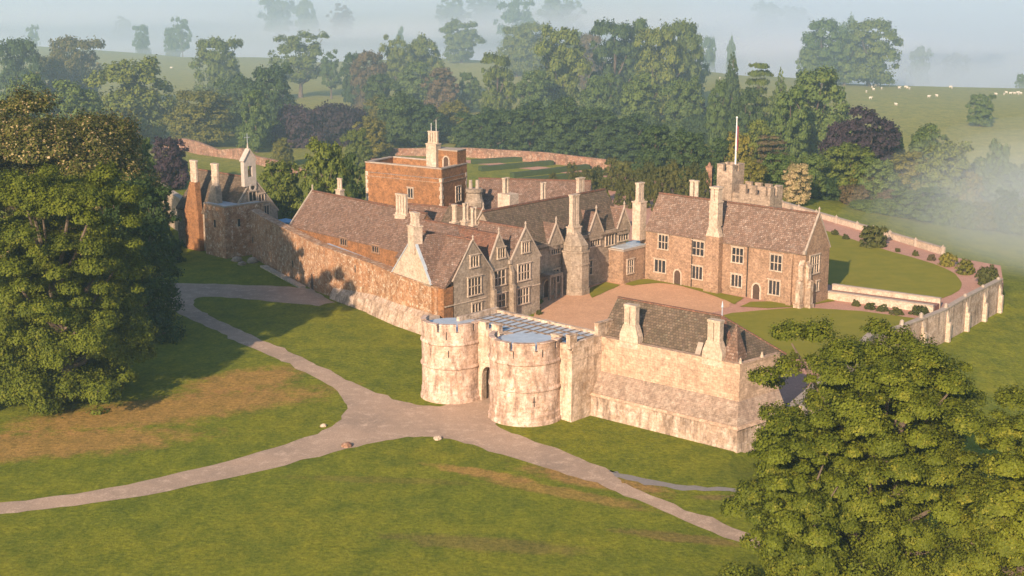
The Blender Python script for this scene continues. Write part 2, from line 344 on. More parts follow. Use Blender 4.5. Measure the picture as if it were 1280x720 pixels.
# the garden terrace stands proud of the falling ground outside its walls
TERR = [(20.5, 138.5), (26.4, 141), (46.6, 176.9), (73.2, 209.3), (77, 222), (70.2, 230.3), (53.2, 278.6), (38, 300), (20, 300), (20, 208), (8, 150)]
m = MB(); m.prism(TERR, -9, .05); tag(m.build('garden_terrace', GR_WALK), 'pink gravel walk on the raised garden terrace', kind='structure')
sheet('upper_lawn', smooth_line([(1022, 285), (1048, 293), (1074, 302), (1123, 317), (1164, 328), (1193, 340), (1205, 356), (1195, 367), (1164, 377)]) + [(1100, 364), (1033, 355), (985, 352), (985, 285)], .1, LAWN, 'mown upper lawn beyond the right wing', jit=.3)
sheet('lower_lawn', [(915, 391), (960, 387), (1000, 384), (1035, 386), (1080, 389), (1146, 398), (1092, 427), (1060, 445), (980, 450), (930, 440), (840, 430), (880, 400)], .1, LAWN, 'mown lower lawn inside the perimeter wall', jit=.3)
sheet('wing_lawn', [(925, 383), (938, 377), (985, 376), (1035, 372), (1045, 376), (1000, 383), (960, 385)], .11, LAWN, 'small grass plot at the foot of the right wing', jit=.3)
sheet('verge', smooth_line([(780, 355), (800, 348), (835, 349), (870, 358), (900, 366), (930, 372)]) + smooth_line([(918, 380), (900, 372), (870, 362), (830, 352), (790, 357)]), .12, LAWN, 'grass verge along the courtyard wing', jit=.3)
sheet('grass_plot', [(733, 362), (757, 352), (776, 356), (740, 372)], .12, LAWN, 'grass strip below the hall facade', jit=.3)
# ---------------------------------------------------------------- building kit
def house(root, A, B, W, eave, ridge, wm, rm, z0=-.5, cop=(True, True), hip=(0, 0), over=.3, eave_back=None, ridge_at=.5):
    wl_ = wall_of(A, B); d, n = wl_[1], wl_[2]; L = math.hypot(B[0] - A[0], B[1] - A[1]); eb = eave if eave_back is None else eave_back
    P = lambda s, t, z: (A[0] + d[0] * s - n[0] * t, A[1] + d[1] * s - n[1] * t, z)          # s along, t inward
    rt = W * ridge_at; m = MB()
    zA, zB = (eave if hip[0] else ridge - .12), (eave if hip[1] else ridge - .12)
    m.poly([P(0, 0, z0), P(L, 0, z0), P(L, 0, eave), P(0, 0, eave)])
    m.poly([P(L, W, z0), P(0, W, z0), P(0, W, eb), P(L, W, eb)])
    m.poly([P(L, 0, z0), P(L, W, z0), P(L, W, eb)] + ([] if hip[1] else [P(L, rt, zB)]) + [P(L, 0, eave)])
    m.poly([P(0, W, z0), P(0, 0, z0), P(0, 0, eave)] + ([] if hip[0] else [P(0, rt, zA)]) + [P(0, W, eb)])
    wall = m.build('wall', wm, root)
    m = MB(); th_ = .16; a0 = 0 if not hip[0] else -over; a1 = L if not hip[1] else L + over
    sl = (ridge - eave) / rt; sb = (ridge - eb) / (W - rt)
    if not hip[0] and cop[0]: a0 = .18
    if not hip[1] and cop[1]: a1 = L - .18
    rd0, rd1 = (hip[0] or a0), (L - hip[1] if hip[1] else a1)
    def slab(q): m.solid([(x, y, z) for x, y, z in q], [(x, y, z + th_) for x, y, z in q])
    F = [P(a0, -over, eave - over * sl), P(a1, -over, eave - over * sl), P(rd1, rt, ridge), P(rd0, rt, ridge)]
    Bk = [P(a1, W + over, eb - over * sb), P(a0, W + over, eb - over * sb), P(rd0, rt, ridge), P(rd1, rt, ridge)]
    slab(F); slab(Bk)
    if hip[1]: slab([F[1], Bk[0], P(rd1, rt, ridge), P(rd1 - .02, rt, ridge)][:3])
    if hip[0]: slab([Bk[1], F[0], P(rd0, rt, ridge)])
    roof = m.build('roof', rm, root)
    m = MB(); m.beam(P(rd0, rt, ridge + .2), P(rd1, rt, ridge + .2), .34, .2)
    if hip[1]: m.beam(Vector(F[1]) + Vector((0, 0, .2)), P(rd1, rt, ridge + .2), .25, .16); m.beam(Vector(Bk[0]) + Vector((0, 0, .2)), P(rd1, rt, ridge + .2), .25, .16)
    m.build('ridge_tiles', RF_R, roof)
    for k, s in ((0, .1), (1, L - .1)):
        if not hip[k] and cop[k]:
            m = MB(); ap = P(s, rt, ridge + .32)
            m.beam(P(s, -.25, eave + .12 - .25 * sl), ap, .26, .2); m.beam(P(s, W + .25, eb + .12 - .25 * sb), ap, .26, .2)
            m.tube([P(s, rt, ridge + .25), P(s, rt, ridge + .75), P(s, rt, ridge + .9), P(s, rt, ridge + 1.2)], [.16, .1, .17, .03], 6)
            m.ob((P(s, 0, 0)[0], P(s, 0, 0)[1]), d, -.2, .2, 0, .42, eave - .35, eave + .15)
            m.build('coping', COPING, wall)
    e = {'front': wl_, 'right': wall_of(P(L, 0, 0)[:2], P(L, W, 0)[:2]), 'left': wall_of(P(0, W, 0)[:2], P(0, 0, 0)[:2]), 'back': wall_of(P(L, W, 0)[:2], P(0, W, 0)[:2])}
    e.update(P=P, L=L, W=W, wall=wall, roof=roof); return e
def block(root, ring, z0, z1, mat, name='wall'):
    m = MB(); m.prism(ring, z0, z1); return m.build(name, mat, root)
def quad(A, B, W):
    d, n = wall_of(A, B)[1:]; return [A, B, (B[0] - n[0] * W, B[1] - n[1] * W), (A[0] - n[0] * W, A[1] - n[1] * W)]
def window(root, wl_, s, z, w_, h, nc=3, nr=2, hood=True, mat=None, lit=None):
    O, d, n = wl_; mat = mat or ST_DRESS; m = MB()
    x0, x1, z0, z1 = s - w_ / 2, s + w_ / 2, z - h / 2, z + h / 2; f = .16
    m.ob(O, d, x0 - f, x1 + f, -.05, .14, z1, z1 + f); m.ob(O, d, x0 - f - .05, x1 + f + .05, -.05, .2, z0 - f, z0)
    m.ob(O, d, x0 - f, x0, -.05, .14, z0, z1); m.ob(O, d, x1, x1 + f, -.05, .14, z0, z1)
    if hood: m.ob(O, d, x0 - f - .1, x1 + f + .1, -.05, .24, z1 + f, z1 + f + .1)
    for i in range(1, nc): x = x0 + w_ * i / nc; m.ob(O, d, x - .055, x + .055, -.05, .12, z0, z1)
    for i in range(1, nr): q = z0 + h * i / nr; m.ob(O, d, x0, x1, -.05, .115, q - .05, q + .05)
    fr = m.build('window', mat, root)
    m = MB(); m.ob(O, d, x0, x1, -.06, .02, z0, z1); m.build('pane', GLASS, fr)
    return fr
def win_px(root, wl_, x0, y0, x1, y1, nc=3, nr=2, hood=True, mat=None):
    a = onwall(wl_, x0, y0); b = onwall(wl_, x1, y1); c = onwall(wl_, x0, y1); e = onwall(wl_, x1, y0)
    return window(root, wl_, (a[0] + b[0]) / 2, (a[1] + b[1] + c[1] + e[1]) / 4, abs(b[0] - a[0]), abs(a[1] + e[1] - b[1] - c[1]) / 2, nc, nr, hood, mat)
def arch_ring(x0, x1, z0, z1, k=8, pt=1.15):
    r = (x1 - x0) / 2; c = (x0 + x1) / 2; zs = z1 - r * pt
    return [(x0, z0), (x1, z0)] + [(c + r * math.cos(a), zs + r * pt * math.sin(a)) for a in [math.pi * i / k for i in range(k + 1)]]
def door(root, wl_, s, w_, h, z0=0., mat=None, frame=None):
    O, d, n = wl_; P = lambda x, y, z: (O[0] + d[0] * x + n[0] * y, O[1] + d[1] * x + n[1] * y, z)
    rg = arch_ring(s - w_ / 2, s + w_ / 2, z0, z0 + h); ro = arch_ring(s - w_ / 2 - .2, s + w_ / 2 + .2, z0 - .02, z0 + h + .22)
    m = MB(); m.solid([P(x, -.05, z) for x, z in rg], [P(x, .05, z) for x, z in rg])
    dr = m.build('door', mat or WOOD, root); m = MB()
    k = len(rg)
    for i in range(1, k):
        j = (i + 1) % k; q = [rg[i], rg[j], ro[j], ro[i]]
        m.solid([P(x, -.04, z) for x, z in q], [P(x, .14, z) for x, z in q])
    m.build('door_frame', frame or ST_DRESS, dr)
    m = MB(); m.ob(O, d, s + w_ * .28, s + w_ * .36, .05, .1, z0 + h * .42, z0 + h * .46); m.build('handle', GLASS, dr)
    return dr
def chimney(root, p, z0, z1, wd=1.0, dp=1.0, shafts=2, d=None, mat=None, ang=True, ztop=None, name='chimney', pots=False):
    """stack: body from z0 to z1, then shafts to ztop; p centre, wd along d, dp across"""
    d = d or U; mat = mat or ST_DRESS; ztop = ztop or z1 + 2.2; m = MB()
    m.ob(p, d, -wd / 2, wd / 2, -dp / 2, dp / 2, z0, z1); m.ob(p, d, -wd / 2 - .1, wd / 2 + .1, -dp / 2 - .1, dp / 2 + .1, z1, z1 + .18)
    st_ = m.build(name, mat, root)
    for i in range(shafts):
        m = MB(); x = (i + .5) / shafts * wd - wd / 2; r = min(wd / shafts, dp) / 2 * .93
        c = (p[0] + d[0] * x, p[1] + d[1] * x); a0 = math.atan2(d[1], d[0]) + (math.pi / 8 if ang else math.pi / 4); k = 8 if ang else 4
        ring = lambda q: [(c[0] + q * math.cos(a0 + 2 * math.pi * j / k), c[1] + q * math.sin(a0 + 2 * math.pi * j / k)) for j in range(k)]
        rr = r if ang else r * 1.3
        m.prism(ring(rr * 1.08), z1 + .18, z1 + .42); m.prism(ring(rr * .86), z1 + .42, ztop - .3); m.prism(ring(rr * 1.0), ztop - .3, ztop - .15); m.prism(ring(rr * 1.16), ztop - .15, ztop)
        m.build('shaft', mat, st_)
        if pots: m = MB(); m.tube([(c[0], c[1], ztop), (c[0], c[1], ztop + .6)], [.17, .14], 8); m.build('chimney_pot', ST_BRICK, st_)
    return st_
def merlons(root, A, B, z, h, w_, gap, t, mat, start=0.):
    wl_ = wall_of(A, B); L = math.hypot(B[0] - A[0], B[1] - A[1]); x = start
    while x < L - .2:
        m = MB(); m.ob(A, wl_[1], x, min(x + w_, L), -t, 0.02, z, z + h); m.ob(A, wl_[1], x - .03, min(x + w_, L) + .03, -t - .05, .08, z + h, z + h + .12)
        m.build('merlon', mat, root); x += w_ + gap
def buttress(root, wl_, s, w_, dep, h1, h2, mat, z0=-.4):
    O, d, n = wl_; P = lambda x, y, z: (O[0] + d[0] * x + n[0] * y, O[1] + d[1] * x + n[1] * y, z); m = MB()
    a, b = s - w_ / 2, s + w_ / 2
    m.ob(O, d, a, b, 0, dep, z0, h1); m.solid([P(a, 0, h1), P(a, dep, h1), P(b, dep, h1), P(b, 0, h1)][::-1], [P(a, 0, h1 + dep * 1.2), P(a, dep * .55, h1 + .15), P(b, dep * .55, h1 + .15), P(b, 0, h1 + dep * 1.2)][::-1])
    m.ob(O, d, a + .02, b - .02, 0, dep * .55, h1, h2); m.solid([P(a, 0, h2), P(a, dep * .55, h2), P(b, dep * .55, h2), P(b, 0, h2)][::-1], [P(a, 0, h2 + .8), P(a, .05, h2 + .75), P(b, .05, h2 + .75), P(b, 0, h2 + .8)][::-1])
    m.ob(O, d, a - .15, b + .15, 0, dep + .15, z0, z0 + 1.)
    return m.build('buttress', mat, root)

# ================================================================ KITCHEN WING (right)
kA, kB = go((40.4, 193.9), -27.5), (40.4, 193.9)
kw = thing('courtyard_wing', (*kA, 0), 'long two-storey stone wing with a slate roof along the right of the courtyard', 'building')
h = house(kw, kA, kB, 6.3, 7.9, 12.6, ST_KIT, RF_L, cop=(False, True))
F = h['front']
for r in ((824, 294, 835, 311), (866.5, 302, 880, 319), (916, 310, 929, 328), (964, 319, 977, 338)): win_px(kw, F, *r, 3, 2)
for r in ((819, 325, 832, 340), (866, 333, 878, 348.5), (915, 343.5, 927, 358), (962, 351, 974.5, 368)): win_px(kw, F, *r, 3, 1)
for px, py in ((847, 352), (945.5, 369)):
    s, z = onwall(F, px, py); door(kw, F, s, 1.15, 2.25)
s, z = onwall(F, 895, 330)
m = MB(); m.ob(kA, U, s - 1.25, s + 1.1, 0, 1.0, -.4, 8.3); m.ob(kA, U, s - 1.35, s + 1.2, 0, 1.1, -.4, .7)
st_ = m.build('chimney', ST_KIT, kw); m = MB()
P = lambda x, y, z: (kA[0] + U[0] * x - V[0] * y, kA[1] + U[1] * x - V[1] * y, z)
m.solid([P(s - 1.25, 0, 8.3), P(s - 1.25, 1.0, 8.3), P(s + 1.1, 1.0, 8.3), P(s + 1.1, 0, 8.3)][::-1], [P(s - .8, 0, 9.8), P(s - .8, .95, 9.8), P(s + .65, .95, 9.8), P(s + .65, 0, 9.8)][::-1])
m.ob(kA, U, s - .8, s + .65, -.3, .95, 9.8, 13.2); m.ob(kA, U, s - .9, s + .75, -.4, 1.05, 13.2, 13.4); m.ob(kA, U, s - .72, s - .1, -.22, .87, 13.4, 15.2); m.ob(kA, U, s, s + .58, -.22, .87, 13.4, 15.2)
m.ob(kA, U, s - .88, s + .73, -.36, 1.0, 15.2, 15.45); m.build('shaft', ST_DRESS, st_)
buttress(kw, F, h['L'] - .45, .75, 1.0, 3.8, 5.9, ST_PALE); buttress(kw, h['right'], .45, .75, .9, 3.8, 5.7, ST_PALE)
buttress(kw, F, h['L'] - 2.2, .5, .4, 5.5, 6.8, ST_KIT)
win_px(kw, h['right'], 1012.5, 320, 1022.5, 341, 4, 2, mat=ST_DRESS)
window(kw, h['right'], 3.3, 2.6, .5, 1.2, 1, 1)
m = MB(); m.ob(kA, U, 0.02, h['L'] - 1.2, 0, .12, 7.35, 7.6); m.build('cornice', ST_DRESS, kw)
chimney(kw, go(kA, 3.5, 7.2), 6, 11.2, 1.7, .9, 2, U, ST_DRESS, True, 14.6)
for a in (8.6, 18.2): m = MB(); m.tube([P(a, .18, .2), P(a, .18, 7.5)], [.07, .07], 6); m.build('drainpipe', GLASS, kw)

# ================================================================ FLAG TOWER
ft = thing('flag_tower', (36, 227, 0), 'battlemented stone tower with a taller square turret behind the right wing', 'tower')
tB = atD(962, 265, 222)[:2]; tA = go(tB, -8.3)
ring = quad(tA, tB, 3.6); block(ft, ring, -.5, 11.0, ST_FLAG)
merlons(ft, tA, tB, 11.0, 1.3, 1.15, .7, .5, ST_FLAG, 2.6); merlons(ft, tB, ring[2], 11.0, 1.3, 1.1, .75, .5, ST_FLAG); merlons(ft, ring[2], ring[3], 11.0, 1.3, 1.15, .7, .5, ST_FLAG)
uA = go(tA, -1.6, -.25); uB = go(tA, 1.3, -.25); rg = quad(uA, uB, 3.4)
m = MB(); m.prism(rg, -.5, 14.2); tur = m.build('turret', ST_FLAG, ft)
for a, b in ((0, 1), (1, 2), (2, 3), (3, 0)): merlons(tur, rg[a], rg[b], 14.2, 1.0, 1.15, .65, .42, ST_FLAG)
m = MB(); c = go(uA, 2.3, 1.7)
for q in ((-.06, 0), (0, 0)): pass
m.tube([(c[0], c[1], 14.2), (c[0], c[1], 22.6)], [.16, .08], 8); pole = m.build('flagpole', WHITE, None)
tag(pole, 'white flagpole rising from the turret of the flag tower', 'flagpole')
m = MB(); m.tube([(c[0], c[1], 22.6), (c[0], c[1], 22.85)], [.16, .1], 8); m.build('finial', WHITE, pole)
m = MB(); m.solid([(c[0] + .1, c[1], 17.5), (c[0] + .35, c[1] + .08, 17.3), (c[0] + .3, c[1] + .2, 17.4), (c[0] + .1, c[1] + .1, 17.5)], [(c[0] + .1, c[1], 21.5), (c[0] + .35, c[1] + .08, 21.2), (c[0] + .32, c[1] + .2, 21.1), (c[0] + .1, c[1] + .1, 21.5)])
fl = m.build('furled_flag', plain('flag_cloth', (.3, .04, .05), (.12, .05, .1), .9), None); tag(fl, 'dark red flag hanging furled against the flagpole', 'flag')

# ================================================================ SERVICE BLOCK (front right, on the battered wall)
sA, sB = G(743, 420, 8.2), G(925, 457, 8.2); sd_ = wall_of(sA, sB); sC = G(975, 443, 8.2)
sv = thing('service_block', (*sA, 0), 'plain stone service block with a hipped slate roof right of the gatehouse', 'building')
dv, dn = sd_[1], sd_[2]; SL = math.hypot(sB[0] - sA[0], sB[1] - sA[1])
S = lambda x, y, z=None: (sA[0] + dv[0] * x + dn[0] * y, sA[1] + dv[1] * x + dn[1] * y) + (() if z is None else (z,))
cd = unit((sC[0] - sB[0], sC[1] - sB[1])); cn = (cd[1], -cd[0]); CL = math.hypot(sC[0] - sB[0], sC[1] - sB[1])
m = MB(); back = (sC[0] - dv[0] * SL, sC[1] - dv[1] * SL)
m.prism([sA, sB, sC, (sA[0] + (sC[0] - sB[0]), sA[1] + (sC[1] - sB[1]))], -.5, 7.75); wv = m.build('wall', ST_SERV, sv)
m = MB(); m.ob(sA, dv, 0, SL, -.5, 0.0, 7.75, 8.2); m.ob(sB, cd, 0, CL, -.5, 0.0, 7.75, 8.2); m.ob(sA, dv, 0, SL + .06, -.55, .08, 8.2, 8.32); m.ob(sB, cd, -.08, CL + .1, -.55, .08, 8.2, 8.34); m.build('parapet', ST_SERV, sv)
# battered skirt, ledge and lower wall
m = MB(); off = 1.5; def_ = None
e0, e1 = S(0, off), S(SL + .9, off)
BQ = (sB[0] + cn[0] * .9 + dn[0] * 0, sB[1] + cn[1] * .9)
c1 = (sB[0] + dn[0] * off + cn[0] * .9, sB[1] + dn[1] * off + cn[1] * .9); c2 = (sC[0] + cn[0] * 1.2, sC[1] + cn[1] * 1.2)
a0 = S(-.6, off); a1 = S(-.6, 0)
m.solid([(*a1, 2.5), (*a0, 2.5), (*c1, 2.5), (*c2, 2.5), (*sC, 2.5), (*sB, 2.5)], [(*a1, 4.5), (*S(-.6, .06), 4.5), (sB[0] + dn[0] * .06, sB[1] + dn[1] * .06, 4.5), (sC[0] + cn[0] * .06, sC[1] + cn[1] * .06, 4.5), (*sC, 4.5), (*sB, 4.5)])
m.build('weathered_slope', stone('skirt_stone', (.36, .26, .2), (.27, .2, .15), (.42, .33, .26), .5, .2, .3, .5), sv)
lw = [a1, (a0[0] + dn[0] * .12, a0[1] + dn[1] * .12), (c1[0] + dn[0] * .12 + cn[0] * .12, c1[1] + dn[1] * .12 + cn[1] * .12), (c2[0] + cn[0] * .12, c2[1] + cn[1] * .12), sC, sB]
bt = [a1, (a0[0] + dn[0] * .3, a0[1] + dn[1] * .3), (c1[0] + dn[0] * .35 + cn[0] * .4, c1[1] + dn[1] * .35 + cn[1] * .4), (c2[0] + cn[0] * .5, c2[1] + cn[1] * .5), sC, sB]
m = MB(); m.solid([(*p, -4.5) for p in bt], [(*p, 2.25) for p in lw]); m.build('battered_base', ST_BATT, sv)
m = MB(); ow = [(p[0] + (p[0] - q[0]) * .0, p[1]) for p, q in zip(lw, lw)]
L2 = [a1, (a0[0] + dn[0] * .3, a0[1] + dn[1] * .3), (c1[0] + dn[0] * .3 + cn[0] * .3, c1[1] + dn[1] * .3 + cn[1] * .3), (c2[0] + cn[0] * .3, c2[1] + cn[1] * .3), sC, sB]
m.solid([(*p, 2.25) for p in L2], [(*p, 2.5) for p in lw]); m.build('string_course', ST_SERV, sv)
# roof
W_, over = 7.2, 0; apx = SL - 4.6; E0, RZ = 7.9, 11.6
R0 = [S(.2, -.5, E0), S(SL - .4, -.5, E0), S(SL - .4 + 1.5, -W_, E0), S(.2, -W_, E0)]; ap0, ap1 = S(.2, -W_ / 2 - .3, RZ), S(apx, -W_ / 2 - .3, RZ)
m = MB(); t = Vector((0, 0, .15))
for q in ([R0[0], R0[1], ap1, ap0], [R0[2], R0[3], ap0, ap1], [R0[1], R0[2], ap1], [R0[3], R0[0], ap0]):
    m.solid(q, [Vector(p) + t for p in q])
rf = m.build('roof', RF_D, sv)
m = MB(); m.beam(Vector(ap0) + t, Vector(ap1) + t, .3, .16); m.beam(Vector(R0[1]) + t, Vector(ap1) + t, .42, .14); m.beam(Vector(R0[2]) + t, Vector(ap1) + t, .25, .12); m.build('ridge_tiles', RF_R, rf)
m = MB(); q = Vector(ap1); m.tube([q, q + Vector((0, 0, .9)), q + Vector((0, 0, 1.1)), q + Vector((0, 0, 1.7))], [.07, .05, .13, .02], 6); m.build('finial', LEAD, rf)
# small steep pyramid beside the right stack
s, z = onwall(sd_, 908, 450); m = MB()
py_ = [S(s - 1.1, -.4, 7.9), S(s + 1.1, -.4, 7.9), S(s + 1.1, -2.6, 7.9), S(s - 1.1, -2.6, 7.9)]; tp = S(s + .1, -1.6, 12.0)
for i in range(4): m.poly([py_[i], py_[(i + 1) % 4], tp])
m.poly(py_[::-1]); m.build('pyramid_roof', RF, sv)
for px in (786, 891):
    s, z = onwall(sd_, px, 425); m = MB()
    m.ob(sA, dv, s - 1.15, s + 1.15, -.9, .05, 7.6, 9.0)
    m.solid([S(s - 1.15, -.9, 9.0), S(s + 1.15, -.9, 9.0), S(s + 1.15, .05, 9.0), S(s - 1.15, .05, 9.0)][::-1], [S(s - .75, -.85, 10.1), S(s + .75, -.85, 10.1), S(s + .75, 0, 10.1), S(s - .75, 0, 10.1)][::-1])
    body = m.build('chimney', ST_DRESS, sv)
    for k in (-.38, .38):
        m = MB(); x = s + k; m.ob(sA, dv, x - .33, x + .33, -.8, -.1, 10.1, 12.0); m.ob(sA, dv, x - .38, x + .38, -.88, -.02, 12.0, 12.25); m.build('shaft', ST_DRESS, body)
m = MB(); s, z = onwall(sd_, 868, 440); m.beam(S(s, -.55, 8.15), S(s, -1.2, 9.4), .6, .12); m.build('skylight', COPING, rf)
m = MB(); m.beam(S(8.0, -.35, 8.1), S(12.6, -.35, 8.1), .3, .1); m.build('gutter', LEAD, sv)
for k in (.3, 3.6):
    m = MB(); q = (sB[0] + cd[0] * k - cn[0] * .2, sB[1] + cd[1] * k - cn[1] * .2); m.tube([(*q, 8.3), (*q, 8.6), (*q, 8.9)], [.22, .14, .05], 6); m.build('finial', ST_DRESS, sv)

# ================================================================ GATEHOUSE
gc2 = (G(657, 533)[0] + .02, G(657, 533)[1] + 3.75); gc1 = (G(564, 505)[0], G(564, 505)[1] + 3.35)
Cg = G(714, 528)
gh = thing('gatehouse', (*go(Cg, -9), 0), 'pale stone gatehouse with twin round drum towers and a lead roof', 'gatehouse')
P = lambda x, y, z=None: go(Cg, -x, y) + (() if z is None else (z,))         # x leftwards along the front, y inwards
GL, GD, GZ = 16.6, 6.6, 8.3
m = MB()
# left and right masses, with the passage between
for x0, x1 in ((0, 9.9), (12.4, GL)): m.prism([P(x1, .5 if x0 == 0 else 0), P(x0, 0), P(x0, GD), P(x1, GD)], -.4, 7.7)
m.prism([P(12.4, .0), P(9.9, .0), P(9.9, GD), P(12.4, GD)], 4.3, 7.7); m.prism([P(13.6, -.6), P(8.6, -.6), P(8.6, .55), P(13.6, .55)], 4.3, 8.05); m.prism([P(13.6, -.6), P(12.4, -.6), P(12.4, .55), P(13.6, .55)], -.4, 4.3); m.prism([P(9.9, -.6), P(8.6, -.6), P(8.6, .55), P(9.9, .55)], -.4, 4.3); gw = m.build('wall', ST_PALE, gh)
fw = wall_of(P(12.4, -.6), P(9.9, -.6)); m = MB(); rg = arch_ring(.25, 2.25, -.1, 4.0)[2:]
O, d, n = fw; PP = lambda x, y, z: (O[0] + d[0] * x + n[0] * y, O[1] + d[1] * x + n[1] * y, z)
for i in range(len(rg) - 1):
    q = [rg[i], rg[i + 1], (rg[i + 1][0], 4.35), (rg[i][0], 4.35)]
    m.solid([PP(x, -.6, z) for x, z in q], [PP(x, .12, z) for x, z in q])
m.ob(O, d, -.02, .25, -.6, .12, -.2, 4.35); m.ob(O, d, 2.25, 2.52, -.6, .12, -.2, 4.35); m.build('arch', ST_PALE, gh)
m = MB(); m.ob(O, d, .0, 2.5, -4.2, -4.0, -.1, 4.2); m.build('gate', WOOD, gh)
# flat lead roof with rolls
m = MB(); m.prism([P(GL - .4, .3), P(.4, .3), P(.4, GD - .2), P(GL - .4, GD - .2)], 7.7, 7.95); lr = m.build('roof', LEAD, gh)
m = MB()
for k in range(16): x = .8 + k * 1.0; m.beam(P(x, .7, 7.98), P(x, GD - .3, 7.98), .14, .08)
m.build('roof_rolls', TIMBER, lr)
for y in (2.7, 4.7): m = MB(); m.beam(P(.5, y, 7.99), P(GL - .5, y, 7.99), .16, .12); m.build('roof_step', TIMBER, lr)
m = MB(); m.beam(P(GL - .2, GD - .1, 8.05), P(.2, GD - .1, 8.05), .45, .35); m.build('parapet', ST_PALE, gh)
for q in ((P(.22, .2, 8.1), P(.22, 5.2, 8.1), .45, .8), (P(GL, .2, 8.1), P(GL, GD, 8.1), .45, .8), (P(1.6, .22, 8.0), P(0.46, .22, 8.0), .45, .6)): m = MB(); m.beam(*q); m.build('parapet', ST_PALE, gh)
for x, y, h_ in ((.3, .3, 9.3), (.3, 4.9, 9.7), (.3, 6.2, 9.7), (10.2, -.35, 8.75), (12.2, -.35, 8.75), (2.4, .4, 8.9)):
    m = MB(); q = P(x, y); dd_ = U if h_ < 9 else V; m.ob(q, dd_, -.55, .55, -.26, .26, 7.9, h_); m.ob(q, dd_, -.6, .6, -.32, .32, h_, h_ + .12); m.build('merlon', ST_PALE, gh)
m = MB(); m.ob(P(0, 0), (V[0], V[1]), 0.02, 5.4, 0, .07, 6.55, 6.75); m.ob(P(1.4, 0), U, 0, 1.44, 0, .07, 6.55, 6.75); m.build('string_course', ST_PALE, gh)
def drum(c, r, zt, rings, slots):
    prof = [(r + .22, -.4), (r + .2, .35), (r + .1, .5), (r + .09, 1.1), (r + .0, 1.25)]
    for z in sorted(rings): prof += [(r - .0, z - .16), (r + .15, z - .05), (r + .15, z + .07), (r, z + .26)]
    prof += [(r - .02, zt - .06)]
    m = MB(); m.lathe(c, prof, 96); m.lathe(c, [(r - .02, zt), (r - .55, zt)], 64); 
    dr = m.build('drum_tower', ST_DRUM, gh, cyl=(c[0], c[1], r))
    m2 = MB(); m2.lathe(c, [(r - .1, zt + .02), (0.01, zt + .1)], 48); m2.build('drum_roof', LEAD, dr)
    sl_ = sorted(slots)
    for i, a in enumerate(sl_[:-1]):
        b = sl_[i + 1]; g = 2.6
        a0, a1 = R(a + g), R(b - g); k = max(3, int((b - a) / 5)); m = MB(); v = [(r + .0, zt - .1), (r + .0, zt + .66), (r + .09, zt + .69), (r + .07, zt + .82), (r - .5, zt + .82), (r - .47, zt + .66), (r - .47, zt - .1)]
        m.lathe(c, v, k, a0, a1); kk = k + 1
        m.f.append(tuple(j * kk for j in range(len(v)))); m.f.append(tuple(j * kk + k for j in reversed(range(len(v))))); me_ = m.build('merlon', ST_DRUM, dr, cyl=(c[0], c[1], r))
    return dr
dl = drum(gc1, 3.32, 8.0, (6.55, 3.9), (150, 196, 246, 283, 318, 345)); dr2 = drum(gc2, 3.78, 8.0, (6.55, 3.7), (150, 205, 246, 287, 325, 360))
for dd, c, r, lst in ((dl, gc1, 3.32, ((262, 7.6, .9), (266, 5.6, .8))), (dr2, gc2, 3.78, ((250, 7.6, .8), (283, 2.6, 1.1), (222, .5, .3), (297, 7.7, .8)))):
    for a, z, hh in lst:
        dx, dy = math.cos(R(a)), math.sin(R(a)); q = (c[0] + dx * r, c[1] + dy * r); m = MB(); m.ob(q, (-dy, dx), -.045, .045, -.05, .03, z - hh / 2, z + hh / 2)
        if z < 3: m.ob(q, (-dy, dx), -.16, .16, -.05, .025, z - .04, z + .04)
        m.build('arrow_slit', GLASS, dd)
q = P(8.1, 1.0)


# ================================================================ CURTAIN WALL
cw = thing('curtain_wall', (-28, 203.7, 0), 'long mottled ironstone curtain wall running back from the gatehouse', 'wall')
cpts = [(-42.2, 229.2), (-39.3, 223.5), (-28.2, 203.7), (-19.0, 191.5), (-14.8, 184.8), (-9.6, 178.2)]
def wall_run(root, pts, z0, z1, t, mat, name='wall', cop=None, ch=.18, co=.1):
    m = MB(); mc = MB()
    for i, (a, b) in enumerate(zip(pts[:-1], pts[1:])):
        L = math.hypot(b[0] - a[0], b[1] - a[1]); d = unit((b[0] - a[0], b[1] - a[1])); za, zb = (z1[i], z1[i + 1]) if isinstance(z1, (list, tuple)) else (z1, z1)
        n = (d[1], -d[0]); Q_ = lambda s, y: (a[0] + d[0] * s + n[0] * y, a[1] + d[1] * s + n[1] * y)
        r = [Q_(0, 0), Q_(L, 0), Q_(L + .02, -t), Q_(-.02, -t)][::-1]; zz = [za, zb, zb, za][::-1]
        m.solid([(*p, z0) for p in r], [(*p, z) for p, z in zip(r, zz)])
        if cop:
            r = [Q_(-.02, co), Q_(L + .02, co), Q_(L + .02, -t - co), Q_(-.02, -t - co)][::-1]; mc.solid([(*p, z + .003) for p, z in zip(r, zz)], [(*p, z + ch) for p, z in zip(r, zz)])
    o = m.build(name, mat, root)
    if cop: mc.build('coping', cop, o)
    return o
wall_run(cw, cpts, -.5, [7.6, 7.4, 6.9, 6.6, 6.4, 6.3], 1.3, ST_CURT, cop=ST_CURT)
m = MB()                                                                          # lead gutter behind the parapet
for a, b in ((cpts[1], cpts[2]), (cpts[2], cpts[4])):
    d = unit((b[0] - a[0], b[1] - a[1])); n = (d[1], -d[0]); m.beam((a[0] - n[0] * 1.7, a[1] - n[1] * 1.7, 6.85), (b[0] - n[0] * 1.7, b[1] - n[1] * 1.7, 6.3), .8, .25)
m.build('lead_gutter', LEAD, cw)
